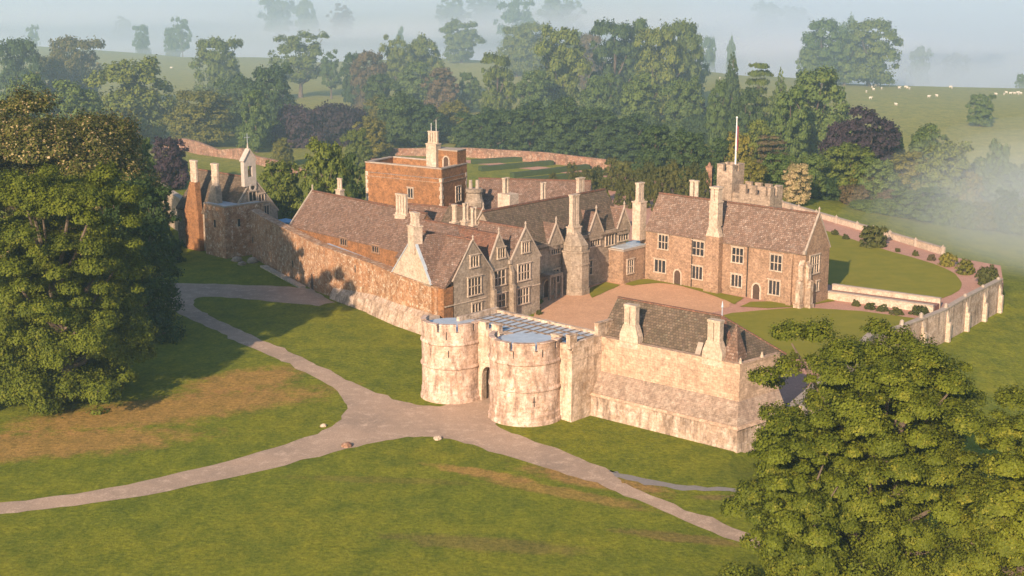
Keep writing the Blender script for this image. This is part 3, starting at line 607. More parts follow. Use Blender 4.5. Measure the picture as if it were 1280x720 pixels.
for i, (s0, s1, dp, h0, h1) in enumerate(((.3, 1, .9, .9, 1.9), (0, 1, 1.1, 1.9, 2.1), (0, 1, 1.1, 2.1, 2.3))):   # stepped batter at the foot
    a, b = cpts[2 + i], cpts[3 + i]; a_ = (a[0] + (b[0] - a[0]) * s0, a[1] + (b[1] - a[1]) * s0); d = unit((b[0] - a[0], b[1] - a[1])); n = (d[1], -d[0])
    m = MB(); Q_ = lambda p, y: (p[0] + n[0] * y, p[1] + n[1] * y); b_ = (b[0] + d[0] * .3, b[1] + d[1] * .3)
    m.solid([(*Q_(a_, 0), -.4), (*Q_(a_, dp), -.4), (*Q_(b_, dp), -.4), (*Q_(b_, 0), -.4)], [(*Q_(a_, 0), h0 + .6), (*Q_(a_, dp * .45), h0), (*Q_(b_, dp * .45), h1), (*Q_(b_, 0), h1 + .6)]); m.build('batter', ST_BATT, cw)
F = wall_of(cpts[1], cpts[2]); s, z = onwall(F, 391, 352); door(cw, F, s, 1.2, 2.4, frame=ST_CURT)
for px, py in ((366, 330), (444, 336), (316, 300)):
    i = 1 if px < 397 else 2; F = wall_of(cpts[i], cpts[i + 1]); s, z = onwall(F, px, py); m = MB(); m.ob(F[0], F[1], s - .12, s + .12, -.02, .04, z - .5, z + .5); m.build('loophole', GLASS, cw)
m = MB()
for a, b in (((-38.2, 221.8), (-29.9, 206.9)),): m.beam((a[0] - .9, a[1] - .5, .12), (b[0] - .9, b[1] - .5, .12), 1.0, .3)
m.build('kerb', ST_DRESS, cw)
lw_ = thing('link_wall', (-10, 168, 0), 'low pale stone wall joining the drum tower to the curtain wall', 'wall')
wall_run(lw_, [(-10.6, 179.2), (-9.6, 166), (-9.2, 156.0)], -.4, [2.6, 3.4, 3.6], 1.2, ST_BATT, cop=ST_DRESS)

# ================================================================ GABLED RANGE (centre)
gR = (3.8, 191.5); gA = go(gR, 0, -18.6); gr = thing('gabled_range', (*gA, 0), 'three-gabled stone range with mullioned windows behind the gatehouse', 'building')
gf = wall_of(gA, gR)
def gable(s0, s1, eave, ridge, depth, setb, wm, rm, cop=(True, False)):
    # gable wall faces +U; ridge runs back along -U
    a, b = go(gA, -setb, s0), go(gA, -setb, s1); wv_ = s1 - s0
    A_, B_ = go(a, -depth), a                                             # long side facing -V
    return house(gr, A_, B_, wv_, eave, ridge, wm, rm, cop=(False, True), over=.15)
sp = [onwall(gf, x, y) for x, y in ((596, 300), (625, 293), (655, 287), (614, 334), (642, 325), (675, 322), (558, 358))]
A0, A8, RA_ = go(gA, 0, 1.9), go(gA, 0, 9.1), go(gA, 0, 5.5); kc = wall_of(cpts[3], cpts[5]); s0, z0 = onwall(kc, 491, 337); s1, z1_ = onwall(kc, 540, 355)
ka, kb = [(kc[0][0] + kc[1][0] * s + kc[2][0] * .12, kc[0][1] + kc[1][1] * s + kc[2][1] * .12) for s in (s0, s1)]
m = MB(); m.poly([(*A0, -.4), (*A8, -.4), (*A8, 7.4), (*RA_, 11.6), (*A0, 7.0)]); m.poly([(*go(A8, -.5), -.4), (*go(A0, -.5), -.4), (*go(A0, -.5), 7.0), (*go(RA_, -.5), 11.6), (*go(A8, -.5), 7.4)]); m.build('wall', ST_GREY, gr)
m = MB(); RL = go(RA_, -9.0); kn_ = kc[2]
for q in ([(kb[0], kb[1], 6.75), (*go(gA, -.1, .3), 6.2), (*go(A0, -.15, -.2), 6.95), (*go(RA_, -.15), 11.75), (*RL, 11.75)], [(*go(A8, -.15, .2), 7.3), (*go(A8, -11, .2), 7.3), (*RL, 11.75), (*go(RA_, -.15), 11.75)]): m.solid(q, [Vector(p) + Vector((0, 0, .15)) for p in q])
g1r = m.build('roof', RF, gr); m = MB(); m.beam((*RL, 11.95), (*go(RA_, -.15), 11.95), .32, .2); m.build('ridge_tiles', RF_R, g1r)
m = MB(); m.beam((*go(A0, -.1, -.15), 7.0), (*go(RA_, -.1), 11.95), .24, .16); m.beam((*go(A8, -.1, .1), 7.4), (*go(RA_, -.1), 11.95), .24, .16); m.tube([(*RA_, 11.9), (*RA_, 12.2), (*RA_, 12.3), (*RA_, 12.6)], [.16, .1, .17, .03], 6); m.build('coping', COPING, gr)
g2 = gable(9.1, 12.9, 8.2, 11.6, 7.5, .45, ST_GREY, RF_R)
g3 = gable(12.9, 18.6, 8.0, 11.8, 8.5, 0, ST_GREY, RF)
house(gr, go(gA, -17.5, 8.4), go(gA, -7.0, 8.4), 10.4, 7.0, 11.2, ST_GREY, RF, cop=(False, False))
f2 = wall_of(go(gA, -.45, 9.1), go(gA, -.45, 12.9))
for f_, r, nc, nr in ((gf, (588, 320, 597.5, 333), 3, 1), (gf, (585, 347, 600.5, 368), 4, 2), (gf, (590, 379, 601, 392), 3, 1), (f2, (622, 310.5, 630.5, 322), 3, 1), (f2, (617, 338, 631, 356), 3, 2), (f2, (617, 368, 631, 384), 3, 2),
                      (gf, (652.5, 303, 660.5, 315), 3, 1), (gf, (647.5, 330.5, 661.5, 349.5), 4, 2), (gf, (646.5, 360.5, 660, 379), 4, 2)): win_px(gr, f_, *r, nc, nr)
for s in (9.0, 12.8): buttress(gr, gf, s, .5, .7, 4.8, 6.6, ST_GREY)
m = MB(); m.ob(gA, V, .25, 8, 0, .08, 3.9, 4.05); m.ob(gA, V, 13.2, 18.6, 0, .08, 3.9, 4.05); m.build('string_course', ST_DRESS, gr)
# tall stack gable standing on the curtain wall
d, n = kc[1], kc[2]; a, b = ka, kb; mid = ((a[0] + b[0]) / 2, (a[1] + b[1]) / 2); sm_, SG = onwall((a, d, n), 516, 297); SZ = 6.6
mid = (a[0] + d[0] * sm_, a[1] + d[1] * sm_); P3 = lambda p, y, z: (p[0] - n[0] * y, p[1] - n[1] * y, z)
m = MB(); m.poly([P3(a, 0, SZ), P3(b, 0, SZ), P3(mid, 0, SG)]); m.poly([P3(b, .6, SZ), P3(a, .6, SZ), P3(mid, .6, SG)]); sgw = m.build('stack_gable', ST_DRESS, gr)
m = MB()
for q0, q1 in ((a, mid), (mid, b)):
    z_0, z_1 = (SZ, SG) if q0 is a else (SG, SZ); q = [P3(q0, .15, z_0), P3(q1, .15, z_1), P3(q1, 7.0, z_1), P3(q0, 7.0, z_0)]
    m.solid(q, [Vector(p) + Vector((0, 0, .16)) for p in q])
m.build('roof', RF, gr)
m = MB(); m.beam(P3(a, .1, SZ), P3(mid, .1, SG + .1), .4, .16); m.beam(P3(b, .1, SZ), P3(mid, .1, SG + .1), .4, .16); m.build('coping', LEAD, sgw)
m = MB(); m.ob(a, d, 0, math.hypot(b[0] - a[0], b[1] - a[1]), 0, .12, SZ - .25, SZ); m.build('string_course', ST_GREY, gr)
chimney(gr, P3(mid, .35, 0)[:2], SG - 2.0, SG + 1.4, 1.5, 1.3, 2, d, ST_DRESS, False, SG + 3.3)
m = MB(); m.ob(a, d, 2.4, 2.6, -.02, .05, 4.2, 5.2); m.build('loophole', GLASS, gr)
m = MB(); m.prism([b, go(b, .3, -.1), go(gA, -.1, .2), go(gA, -.1, 1.9), go(gA, -4, 8), go(gA, -11, 8)], -.4, 6.3); m.build('wall', ST_IRON, gr)
if 0: m.prism([a, b, go(gA, .1, .2), go(gA, -4, 7), go(gA, -13, 7), go(a, -2, 1)], -.4, 5.9)
for px, py, ztop, k, dd in ((502, 244, 14.2, 4, U), (568, 270, 14.0, 1, U), (582, 268, 14.2, 2, V), (592, 272, 13.6, 2, V)):
    x, y, z = atD(px, py, 205 if k == 4 else 197); chimney(gr, (x, y), 6 if k != 4 else 7, ztop - 2.6 - (.6 if k == 4 else 0), .9 * max(1, k * .62), .85, k, dd, ST_DRESS, k < 3, ztop)
# ================================================================ LONG RANGE behind the curtain wall
la, lb = G(362, 281, 7.0), G(504, 314, 7.0); lr_ = thing('long_range', (*la, 0), 'long low range with a big plain slate roof behind the curtain wall', 'building')
h = house(lr_, la, lb, 8.8, 6.9, 11.7, ST_IRON, RF, cop=(True, False), over=.15)
F = h['front']
for px, py in ((430, 302), (470, 311)): win_px(lr_, F, px - 4, py - 4, px + 4, py + 4, 3, 1, False, ST_KIT)
x, y = h['P'](h['L'] * .3, 4.2, 0)[:2]
x, y, z = atD(425, 243, 231); chimney(lr_, (x, y), 8, 10.6, 1.1, .9, 2, U, ST_DRESS, True, 12.6)
ex = thing('rear_range', (-3, 212, 0), 'low slate-roofed range between the keep and the central gables', 'building')
h = house(ex, (-19, 214.5), (-4, 206.5), 7, 6.5, 10.6, ST_IRON, RF, cop=(False, False))
# ================================================================ KEEP
kTL, kTF, kTR = (-24.5, 239.4), (-11.4, 231.0), (-7.5, 238.0); kBL = (kTL[0] + kTR[0] - kTF[0], kTL[1] + kTR[1] - kTF[1])
kp = thing('square_keep', (*kTF, 0), 'square orange ironstone keep with a plain parapet and a stair turret', 'tower')
block(kp, [kTL, kTF, kTR, kBL], -.4, 12.4, ST_IRON)
cor = [kTL, kTF, kTR, kBL]
for i in range(4):
    a, b = cor[i], cor[(i + 1) % 4]; m = MB(); L = math.hypot(b[0] - a[0], b[1] - a[1]); d = unit((b[0] - a[0], b[1] - a[1]))
    m.ob(a, d, 0, L, -.5, 0, 12.4, 14.0); pa = m.build('parapet', ST_IRON, kp)
    m = MB(); m.ob(a, d, -.08, L + .08, -.58, .08, 14.0, 14.2); m.build('coping', COPING, pa)
    m = MB(); m.ob(a, d, -.05, L + .05, 0, .08, 11.75, 11.88); m.build('string_course', ST_KIT, kp)
for i in (1, 0, 2):
    a = cor[i]; d = unit((cor[i][0] - cor[i - 1][0], cor[i][1] - cor[i - 1][1])); m = MB()
    for k in range(18): w_ = .5 if k % 2 else .3; m.ob(a, d, -w_, .03, -w_, .03, .7 * k, .7 * k + .66)
    m.build('quoins', ST_DRESS, kp)
m = MB(); m.prism([kTL, kTF, kTR, kBL], 12.4, 12.5); m.build('roof', LEAD, kp).scale = (1, 1, 1)
F = wall_of(kTL, kTF); win_px(kp, F, 510.5, 235.5, 516.5, 247, 2, 1); F = wall_of(kTF, kTR); win_px(kp, F, 569.5, 233, 575.5, 251, 2, 2, False)
ta = G(540, 209, 14.0); d = unit((kTR[0] - kBL[0], kTR[1] - kBL[1])); kn = unit((kTR[0] - kTF[0], kTR[1] - kTF[1]))
tb = (ta[0] + d[0] * 3.4, ta[1] + d[1] * 3.4)
a_ = atD(548, 190, 238)[:2]
m = MB(); q0 = (kTR[0] - d[0] * 5.2 - kn[0] * 2.9, kTR[1] - d[1] * 5.2 - kn[1] * 2.9)
rg = [q0, (q0[0] + d[0] * 5.1, q0[1] + d[1] * 5.1), (kTR[0] - d[0] * .1 - kn[0] * .1, kTR[1] - d[1] * .1 - kn[1] * .1), (kTR[0] - d[0] * 5.2 - kn[0] * .1, kTR[1] - d[1] * 5.2 - kn[1] * .1)]
m.prism(rg, 12.4, 16.3); tur = m.build('stair_turret', ST_IRON, kp); m = MB(); m.prism(rg, 16.3, 16.5, .04); m.build('coping', COPING, tur)
F = wall_of(q0, rg[1]); door(tur, F, 2.9, 1.0, 2.3, 13.0)
chimney(kp, (q0[0] + d[0] * .3, q0[1] + d[1] * .3), 12.4, 17.2, 2.0, 1.4, 4, d, ST_DRESS, False, 19.4)
for dx, z1 in ((.9, 21.3), (-.1, 20.7)):
    m = MB(); p = (q0[0] + d[0] * dx, q0[1] + d[1] * dx); m.tube([(*p, 17), (*p, z1)], [.06, .04], 6); m.build('mast', WHITE, kp)
# ================================================================ HALL RANGE
hR = (14.2, 210.5); hA = go(hR, 0, -22.5); hB = go(hR, 0, 4.5)
hr = thing('hall_range', (*hA, 0), 'main hall range with bay, gabled dormers and tall stacks across the courtyard', 'building')
h = house(hr, hA, hB, 8.4, 7.6, 12.9, ST_GREY, RF_D, cop=(False, False)); F = h['front']
m = MB(); m.ob(hA, V, 0, h['L'], 0, .25, 7.3, 7.9); m.build('parapet', ST_GREY, hr)
for r, nc, nr in (((688.5, 302, 699, 317), 4, 2), ((691, 337, 698, 353), 2, 2), ((737.5, 289.5, 749, 307), 4, 2), ((757, 290, 767, 306), 3, 1), ((773, 283.5, 784.5, 300), 4, 1), ((733, 326, 739.5, 343), 2, 2), ((712, 336, 719, 350), 2, 2)): win_px(hr, F, *r, nc, nr)
def dormer(px, py0, w_, zt, ze, dep=4.2, out=.0):
    s, z = onwall(F, px, py0); O = (F[0][0] + F[1][0] * (s - w_ / 2) + F[2][0] * (.3 + out), F[0][1] + F[1][1] * (s - w_ / 2) + F[2][1] * (.3 + out))
    a = go(O, -dep); dm = MB(); P_ = lambda x, y, z: go(O, -x, y) + (z,)
    dm.poly([P_(0, 0, ze - 1), P_(0, w_, ze - 1), P_(0, w_, ze), P_(0, w_ / 2, zt), P_(0, 0, ze)]); dm.poly([P_(.4, 0, ze - 1), P_(.4, 0, ze), P_(.4, w_ / 2, zt), P_(.4, w_, ze), P_(.4, w_, ze - 1)])
    dg = dm.build('dormer', ST_GREY, hr); m = MB()
    for q in ([P_(.1, -.1, ze - .15), P_(.1, w_ / 2, zt), P_(dep, w_ / 2, zt), P_(dep, -.1, ze - .15)][::-1], [P_(.1, w_ + .1, ze - .15), P_(.1, w_ / 2, zt), P_(dep, w_ / 2, zt), P_(dep, w_ + .1, ze - .15)]):
        m.solid(q, [Vector(p) + Vector((0, 0, .14)) for p in q])
    m.build('dormer_roof', RF, dg); m = MB(); m.beam(P_(0, -.1, ze), P_(0, w_ / 2, zt + .15), .24, .15); m.beam(P_(0, w_ + .1, ze), P_(0, w_ / 2, zt + .15), .24, .15)
    m.tube([P_(0, w_ / 2, zt), P_(0, w_ / 2, zt + .6), P_(0, w_ / 2, zt + .75), P_(0, w_ / 2, zt + 1.2)], [.17, .1, .18, .03], 6); m.build('coping', COPING, dg)
dormer(693, 300, 3.0, 10.4, 7.8); dormer(743, 288, 3.3, 10.9, 7.9); dormer(778, 280, 3.1, 10.7, 7.8)
# polygonal bay with the tall stack
s, z = onwall(F, 711, 340); bc = (F[0][0] + F[1][0] * s, F[0][1] + F[1][1] * s)
def poly_n(c, r, k, a0): return [(c[0] + r * math.cos(a0 + 2 * math.pi * i / k), c[1] + r * math.sin(a0 + 2 * math.pi * i / k)) for i in range(k)]
a0 = math.atan2(U[1], U[0]) + math.pi / 8; bcc = go(bc, 1.2)
m = MB(); m.prism(poly_n(bcc, 2.05, 8, a0), -.4, 6.2); m.prism(poly_n(bcc, 2.2, 8, a0), -.4, .9); m.prism(poly_n(bcc, 2.17, 8, a0), 4.4, 4.65); m.prism(poly_n(bcc, 2.2, 8, a0), 6.2, 6.45); m.prism(poly_n(bcc, 1.9, 8, a0), 6.45, 7.2)
bay = m.build('bay', ST_GREY, hr)
m = MB(); rb = [Vector((*q, 7.2)) for q in poly_n(bcc, 1.95, 8, a0)]; ct = poly_n(go(bcc, -.3), .9, 8, a0)
for i in range(8): j = (i + 1) % 8; m.poly([rb[i], rb[j], (*ct[j], 9.0), (*ct[i], 9.0)])
m.build('bay_roof', ST_GREY, bay)
chimney(hr, go(bcc, -.3), 7.6, 9.6, 1.7, 1.3, 2, V, ST_DRESS, False, 14.4)
# porch
s, z = onwall(F, 683, 350); m = MB(); m.ob(F[0], F[1], s - 1.3, s + 1.5, .0, 1.8, 3.3, 3.7)
for k in (-1.2, 0.1, 1.4): m.ob(F[0], F[1], s + k - .15, s + k + .15, 1.5, 1.8, -.1, 3.3)
m.build('porch', ST_GREY, hr); door(hr, F, s, 1.3, 2.5)
for px, py, D, zb, zt, wd, dp, k, dd in ((800, 228, 213, 6, 14.5, 1.5, 1.5, 2, V), (725.5, 222, 214, 9, 15.0, 1.5, 1.1, 2, V), (679, 228, 222, 8, 13.6, 1.2, 1.0, 2, V), (632, 222, 213, 8.5, 15.6, 1.4, 1.3, 2, V)):
    x, y, z = atD(px, py, D); chimney(hr, (x, y), zb, z - 3.0, wd, dp, k, dd, ST_DRESS, px in (632, 679), z)
x, y, z = atD(634, 244, 212.5); m = MB(); m.ob((x, y), U, -1.0, 1.4, -1, 1, 8.5, z + .3); m.build('chimney_base', ST_DRESS, hr)
# rear crossing roofs
rr = thing('rear_roofs', (4, 224, 0), 'reddish rear roof range beyond the hall with its ridge level', 'building')
house(rr, G(592, 262, 6.8), G(735, 266, 6.8), 9, 6.8, 11.2, ST_GREY, RF, cop=(False, False))
cr = thing('cross_gable', (-3, 205, 0), 'small orange stone cross gable tucked between roofs beside the keep', 'building')
a = atD(587, 296, 205)[:2]; house(cr, go(a, -7, 0), a, 6.0, 7.6, 11.4, ST_IRON, RF_D, cop=(False, True))
x, y, z = atD(593, 250, 232); rt_ = thing('round_turret', (x, y, 0), 'slim round grey stone turret beside the keep', 'turret')
m = MB(); m.lathe((x, y), [(1.6, -.4), (1.6, 8.6), (1.35, 9.2), (1.25, z + 1.2), (1.45, z + 1.4), (1.45, z + 1.9), (.01, z + 1.9)], 16); m.build('wall', ST_GREY, rt_)
for k in (-.6, .5): m = MB(); m.tube([(x + k, y, z + 1.9), (x + k, y, z + 3.3)], [.34, .3], 8); m.build('chimney_pot', COPING, rt_)
# ================================================================ LOW BLOCK in the courtyard corner
pF = (16.5, 208.9); lb_ = thing('flat_block', (*pF, 0), 'single-storey flat-roofed stone block in the far courtyard corner', 'building')
pL = go(pF, -3.6); pR = go(pF, 0, 7.2); block(lb_, [pL, pF, pR, go(pL, 0, 7.2)], -.4, 4.9, ST_KIT)
m = MB(); m.prism([go(pL, -.1, -.1), go(pF, .1, -.1), go(pR, .1, 0), go(pL, -.1, 7.2)], 4.9, 5.15); m.build('coping', COPING, lb_)
m = MB(); m.prism([go(pL, .3, .4), go(pF, -.3, .4), go(pR, -.3, -.2), go(pL, .3, 7.0)], 5.15, 5.25); m.build('roof', LEAD, lb_)
m = MB(); m.ob(pL, U, 0, 3.6, 0, .12, -.4, .7); m.ob(pF, V, 0, 7.2, 0, .12, -.4, .7); m.build('plinth', ST_KIT, lb_)
F = wall_of(pF, pR); win_px(lb_, F, 784, 325, 791, 341, 3, 2)
q = go(pF, -1.5, 6.0); block(lb_, [q, go(q, 2.8), go(q, 2.8, 3.6), go(q, 0, 3.6)], 3, 6.9, ST_KIT, 'upper_wall'); m = MB(); m.prism([go(q, -.1, -.1), go(q, 2.9, -.1), go(q, 2.9, 3.7), go(q, -.1, 3.7)], 6.9, 7.1); m.build('coping', COPING, lb_)
window(lb_, wall_of(go(q, 2.8), go(q, 2.8, 3.6)), 1.7, 5.9, 1.6, 1.0, 3, 1)
# ================================================================ CHAPEL-LIKE BLOCK with bellcote, and the square wall tower (left)
twF = (-46.1, 227.6); tL_, tR_ = (-50.4, 231.9), (-42.0, 224.4)
tw = thing('wall_tower', (*twF, 0), 'square stone wall tower with a flat lead roof at the left corner', 'tower')
twd = unit((twF[0] - tL_[0], twF[1] - tL_[1])); ring = [(-50.2, 231.7), twF, (-40.6, 232.4), (-44.7, 236.5)]
zt = 8.3; block(tw, ring, -.5, zt, ST_CURT)
m = MB(); m.prism(ring, zt, zt + .2, .03); m.build('coping', COPING, tw); m = MB(); m.prism([(p[0] * .88 + -46.4 * .12, p[1] * .88 + 232 * .12) for p in ring], zt + .2, zt + .26); m.build('roof', LEAD, tw)
for wv2, s, z in ((wall_of(ring[0], ring[1]), 3.0, 5.4), (wall_of(ring[1], ring[2]), 2.6, 5.6)):
    m = MB(); m.ob(wv2[0], wv2[1], s - .2, s + .2, -.02, .06, z - .6, z + .6); m.build('loophole', GLASS, tw)
bl = thing('bellcote_house', (-46, 236, 0), 'steep-roofed stone house with a white bellcote and twin stacks', 'building')
bF = atD(347, 262, 236)[:2]; bFl = go(bF, 0, -9.4)
h = house(bl, go(bFl, -15), bFl, 9.4, 6.6, 12.2, ST_GREY, RF_D, cop=(False, True)); F = h['right']
for r in ((311, 240, 320, 251), (323, 243, 330, 251), (330, 257, 336, 272)): win_px(bl, F, *r, 2, 1)
s, z = onwall(F, 315.5, 234); O, d, n = F
m = MB(); k_ = 16
for i in range(k_):
    a, b = 2 * math.pi * i / k_, 2 * math.pi * (i + 1) / k_
    q = [(s + r_ * math.cos(t), z + r_ * math.sin(t)) for r_, t in ((.45, a), (.7, a), (.7, b), (.45, b))]; P_ = lambda x, y, z: (O[0] + d[0] * x + n[0] * y, O[1] + d[1] * x + n[1] * y, z)
    m.solid([P_(x, 0, zz) for x, zz in q], [P_(x, .2, zz) for x, zz in q])
rw = m.build('round_window', ST_BELL, bl); m = MB(); m.solid([P_(s + .5 * math.cos(2 * math.pi * i / 12), 0, z + .5 * math.sin(2 * math.pi * i / 12)) for i in range(12)], [P_(s + .5 * math.cos(2 * math.pi * i / 12), .06, z + .5 * math.sin(2 * math.pi * i / 12)) for i in range(12)]); m.build('pane', GLASS, rw)
# bellcote
_, zb = onwall(F, 312, 228); _, ztp = onwall(F, 312, 188); s = onwall(F, 312.5, 228)[0]; m = MB(); W2 = 1.2; T = .35
zt_ = ztp - 1.5
m.ob(O, d, s - W2, s - .45, -.7, .15, zb - .6, zt_ - 1.0); m.ob(O, d, s + .45, s + W2, -.7, .15, zb - .6, zt_ - 1.0); m.ob(O, d, s - .46, s + .46, -.7, .15, zb - .6, zb + .9)
q = [(s - W2, zt_ - 1.0), (s + W2, zt_ - 1.0), (s + W2, zt_ - .2), (s, zt_ + 1.6), (s - W2, zt_ - .2)]; m.solid([P_(x, -.7, zz) for x, zz in q], [P_(x, .15, zz) for x, zz in q])
bcot = m.build('bellcote', ST_BELL, bl); m = MB(); m.beam(P_(s - W2 - .15, -.27, zt_ - .2), P_(s, -.27, zt_ + 1.75), 1.1, .15); m.beam(P_(s + W2 + .15, -.27, zt_ - .2), P_(s, -.27, zt_ + 1.75), 1.1, .15)
m.tube([P_(s, -.27, zt_ + 1.6), P_(s, -.27, zt_ + 2.7)], [.2, .06], 6); m.build('bellcote_roof', ST_BELL, bcot)
m = MB(); m.tube([P_(s, -.27, zt_ + 2.7), P_(s, -.27, zt_ + 4.3)], [.05, .04], 6); m.beam(P_(s - .6, -.27, zt_ + 3.6), P_(s + .6, -.27, zt_ + 3.6), .07, .07); m.build('weather_vane', LEAD, bcot)
m = MB(); m.lathe(P_(s, -.27, 0)[:2], [(.02, zb + 2.1), (.2, zb + 2.0), (.26, zb + 1.4), (.36, zb + 1.1)], 12); m.build('bell', plain('bell_bronze', (.25, .16, .06), None, .4, 2, .8), bcot)
for px, col in ((246, ST_IRON), (272, ST_GREY)):
    F2 = h['front']; s, z = onwall(F2, px, 290); m = MB(); P_2 = lambda x, y, z: (F2[0][0] + F2[1][0] * x + F2[2][0] * y, F2[0][1] + F2[1][1] * x + F2[2][1] * y, z)
    m.ob(F2[0], F2[1], s - 1.9, s + 1.9, 0, .9, -.5, 6.4); m.solid([P_2(s - 1.9, 0, 6.4), P_2(s - 1.9, .9, 6.4), P_2(s + 1.9, .9, 6.4), P_2(s + 1.9, 0, 6.4)][::-1], [P_2(s - .65, -.6, 11.3), P_2(s - .65, .5, 11.3), P_2(s + .65, .5, 11.3), P_2(s + .65, -.6, 11.3)][::-1])
    ch = m.build('chimney', col, bl); c = P_2(s, 0, 0)[:2]
    for k in (-.35, .35):
        m = MB(); p = P_2(s + k, -.05, 0)[:2]; rg = poly_n(p, .42, 8, .4); m.prism(rg, 11.3, 14.6, .0); m.prism(poly_n(p, .52, 8, .4), 14.6, 14.9); m.prism(poly_n(p, .5, 8, .4), 12.8, 13.0); m.build('shaft', ST_DRESS, ch)
gwl = thing('north_wall', (-56, 240, 0), 'ivy-shaded stone wall running off behind the big left tree', 'wall')
wall_run(gwl, [G(190, 268, 0), G(216, 285, 0), G(240, 300, 0)], -.5, [6.5, 6.2, 6.0], 1.0, ST_GREY, cop=COPING)
pool = thing('blue_canopy', (*atD(350, 272, 234)[:2], 0), 'small bright blue flat roof beside the end of the long range', 'canopy')
a = atD(342, 271, 236)[:2]; m = MB(); m.prism([a, go(a, 3.4), go(a, 3.4, 2.6), go(a, 0, 2.6)], 4.6, 4.8); m.build('roof', plain('blue_sheet', (.10, .28, .50), (.08, .24, .42), .5), pool)
m = MB(); [m.prism([go(a, u, v), go(a, u + .2, v), go(a, u + .2, v + .2), go(a, u, v + .2)], -.2, 4.6) for u in (.1, 3.1) for v in (.1, 2.3)]; m.build('post', TIMBER, pool)
# ================================================================ GARDEN WALLS
rw_ = thing('retaining_wall', (60, 190, 0), 'buttressed garden retaining wall with a stepped coping at the right edge', 'wall')
rp = [G(1092, 428, .6), G(1126, 411, .7), G(1180, 389, .9), G(1210, 374, .9), G(1253, 352, .9)]
rp = [(46.2, 175.6)] + [p for p in rp[1:]]
wall_run(rw_, rp, -9, [.7, .8, .9, 1.2, 1.2], .6, ST_BATT, cop=COPING)
for px, py in ((1130, 405), (1154, 398), (1185, 384), (1209, 373), (1231, 362), (1250, 356)):
    best = None
    for a, b in zip(rp[:-1], rp[1:]):
        F = wall_of(a, b); s, z = onwall(F, px, py); L = math.hypot(b[0] - a[0], b[1] - a[1])
        if -.5 <= s <= L + .5: best = (F, s)
    if best:
        F, s = best; buttress(rw_, F, s, 1.0 * .6, .6, -1.0, -.2, ST_DRESS, -9)
        m = MB(); c = (F[0][0] + F[1][0] * s - F[2][0] * .3, F[0][1] + F[1][1] * s - F[2][1] * .3); m.tube([(*c, 1.0), (*c, 1.6), (*c, 1.75)], [.32, .26, .05], 6); m.build('finial', COPING, rw_)
r2 = [(27.2, 139.2), (33, 150), (46.2, 175.6)]; pw = thing('perimeter_wall', (34, 152, 0), 'low stone perimeter wall with buttresses behind the big right tree', 'wall')
wall_run(pw, r2, -6, 1.6, .7, ST_SERV, cop=COPING)
for k in (2.5, 6.5, 10): buttress(pw, wall_of(r2[0], r2[1]), k, .9, 1.2, 0, .8, ST_DRESS, -5)
tw_ = thing('terrace_wall', (62, 250, 0), 'low white stone balustrade wall curving round the far garden walk', 'wall')
tp_ = [G(1178, 318), G(1112, 298.5), G(1071, 287), G(1020, 272), G(977, 259), G(940, 246)]
wall_run(tw_, tp_[::-1], -5, 1.0, .5, ST_DRESS, cop=COPING, ch=.14)
for p in [(a[0] + (b[0] - a[0]) * t, a[1] + (b[1] - a[1]) * t) for a, b in zip(tp_[:-1], tp_[1:]) for t in (0, .5)]:
    m = MB(); m.prism(poly_n(p, .36, 4, .6), -.2, 1.2); m.prism(poly_n(p, .44, 4, .6), 1.2, 1.32); m.tube([(*p, 1.32), (*p, 1.6)], [.16, .05], 6); m.build('pier', COPING, tw_)
iw = thing('border_wall', (52, 195, 0), 'low stone wall with a gravel top dividing the upper and lower lawns', 'wall')
ia, ib = G(1030, 374, 0), G(1166, 392, 0); wall_run(iw, [ia, ib], -.3, [1.1, 1.0], .5, ST_DRESS, cop=COPING)
d = unit((ib[0] - ia[0], ib[1] - ia[1])); n = (d[1], -d[0]); m = MB(); m.beam((ia[0] - n[0] * 1.6, ia[1] - n[1] * 1.6, .45), (ib[0] - n[0] * 1.6, ib[1] - n[1] * 1.6, .45), 2.2, .9); m.build('flower_bed', plain('red_earth', (.25, .12, .09), (.3, .16, .12), .95), iw)
ia2 = (ia[0] - n[0] * 3, ia[1] - n[1] * 3); ib2 = (ib[0] - n[0] * 3, ib[1] - n[1] * 3); wall_run(iw, [ia2, ib2], -.3, [1.5, 1.4], .4, ST_DRESS, 'upper_wall', cop=COPING)
fw_ = thing('kitchen_garden_wall', (0, 345, 0), 'long pink brick garden wall between the keep and the clipped yews', 'wall')
wall_run(fw_, [G(440, 193, 0), G(585, 197, 0), G(680, 204, 0), G(762, 213, 0)], -.5, [1.2, 2.2, 2.4, 2.2], .6, ST_BRICK, cop=ST_BRICK)
ow_ = thing('orchard_wall', (-80, 345, 0), 'ruined orange stone garden wall behind the bellcote house', 'wall')
wall_run(ow_, [G(195, 186, 0), G(228, 187, 0), G(245, 192, 0), G(272, 196, 0), G(300, 200, 0), G(318, 205, 0), G(345, 212, 0), G(380, 222, 0)], -.5, [1.0, 2.7, 2.9, 1.5, 2.7, 1.7, 1.9, 1.6], .7, ST_BRICK, cop=ST_BRICK)
gp = thing('gate_pier', (*G(886, 232), 0), 'small red brick gate pier left of the flag tower turret', 'pier')
m = MB(); p = G(886, 234); m.prism(poly_n(p, .9, 4, .5), -.2, 4.2); m.prism(poly_n(p, 1.0, 4, .5), 4.2, 4.5); m.tube([(*p, 4.5), (*p, 5.3)], [.5, .1], 8); m.build('pier_body', ST_BRICK, gp)
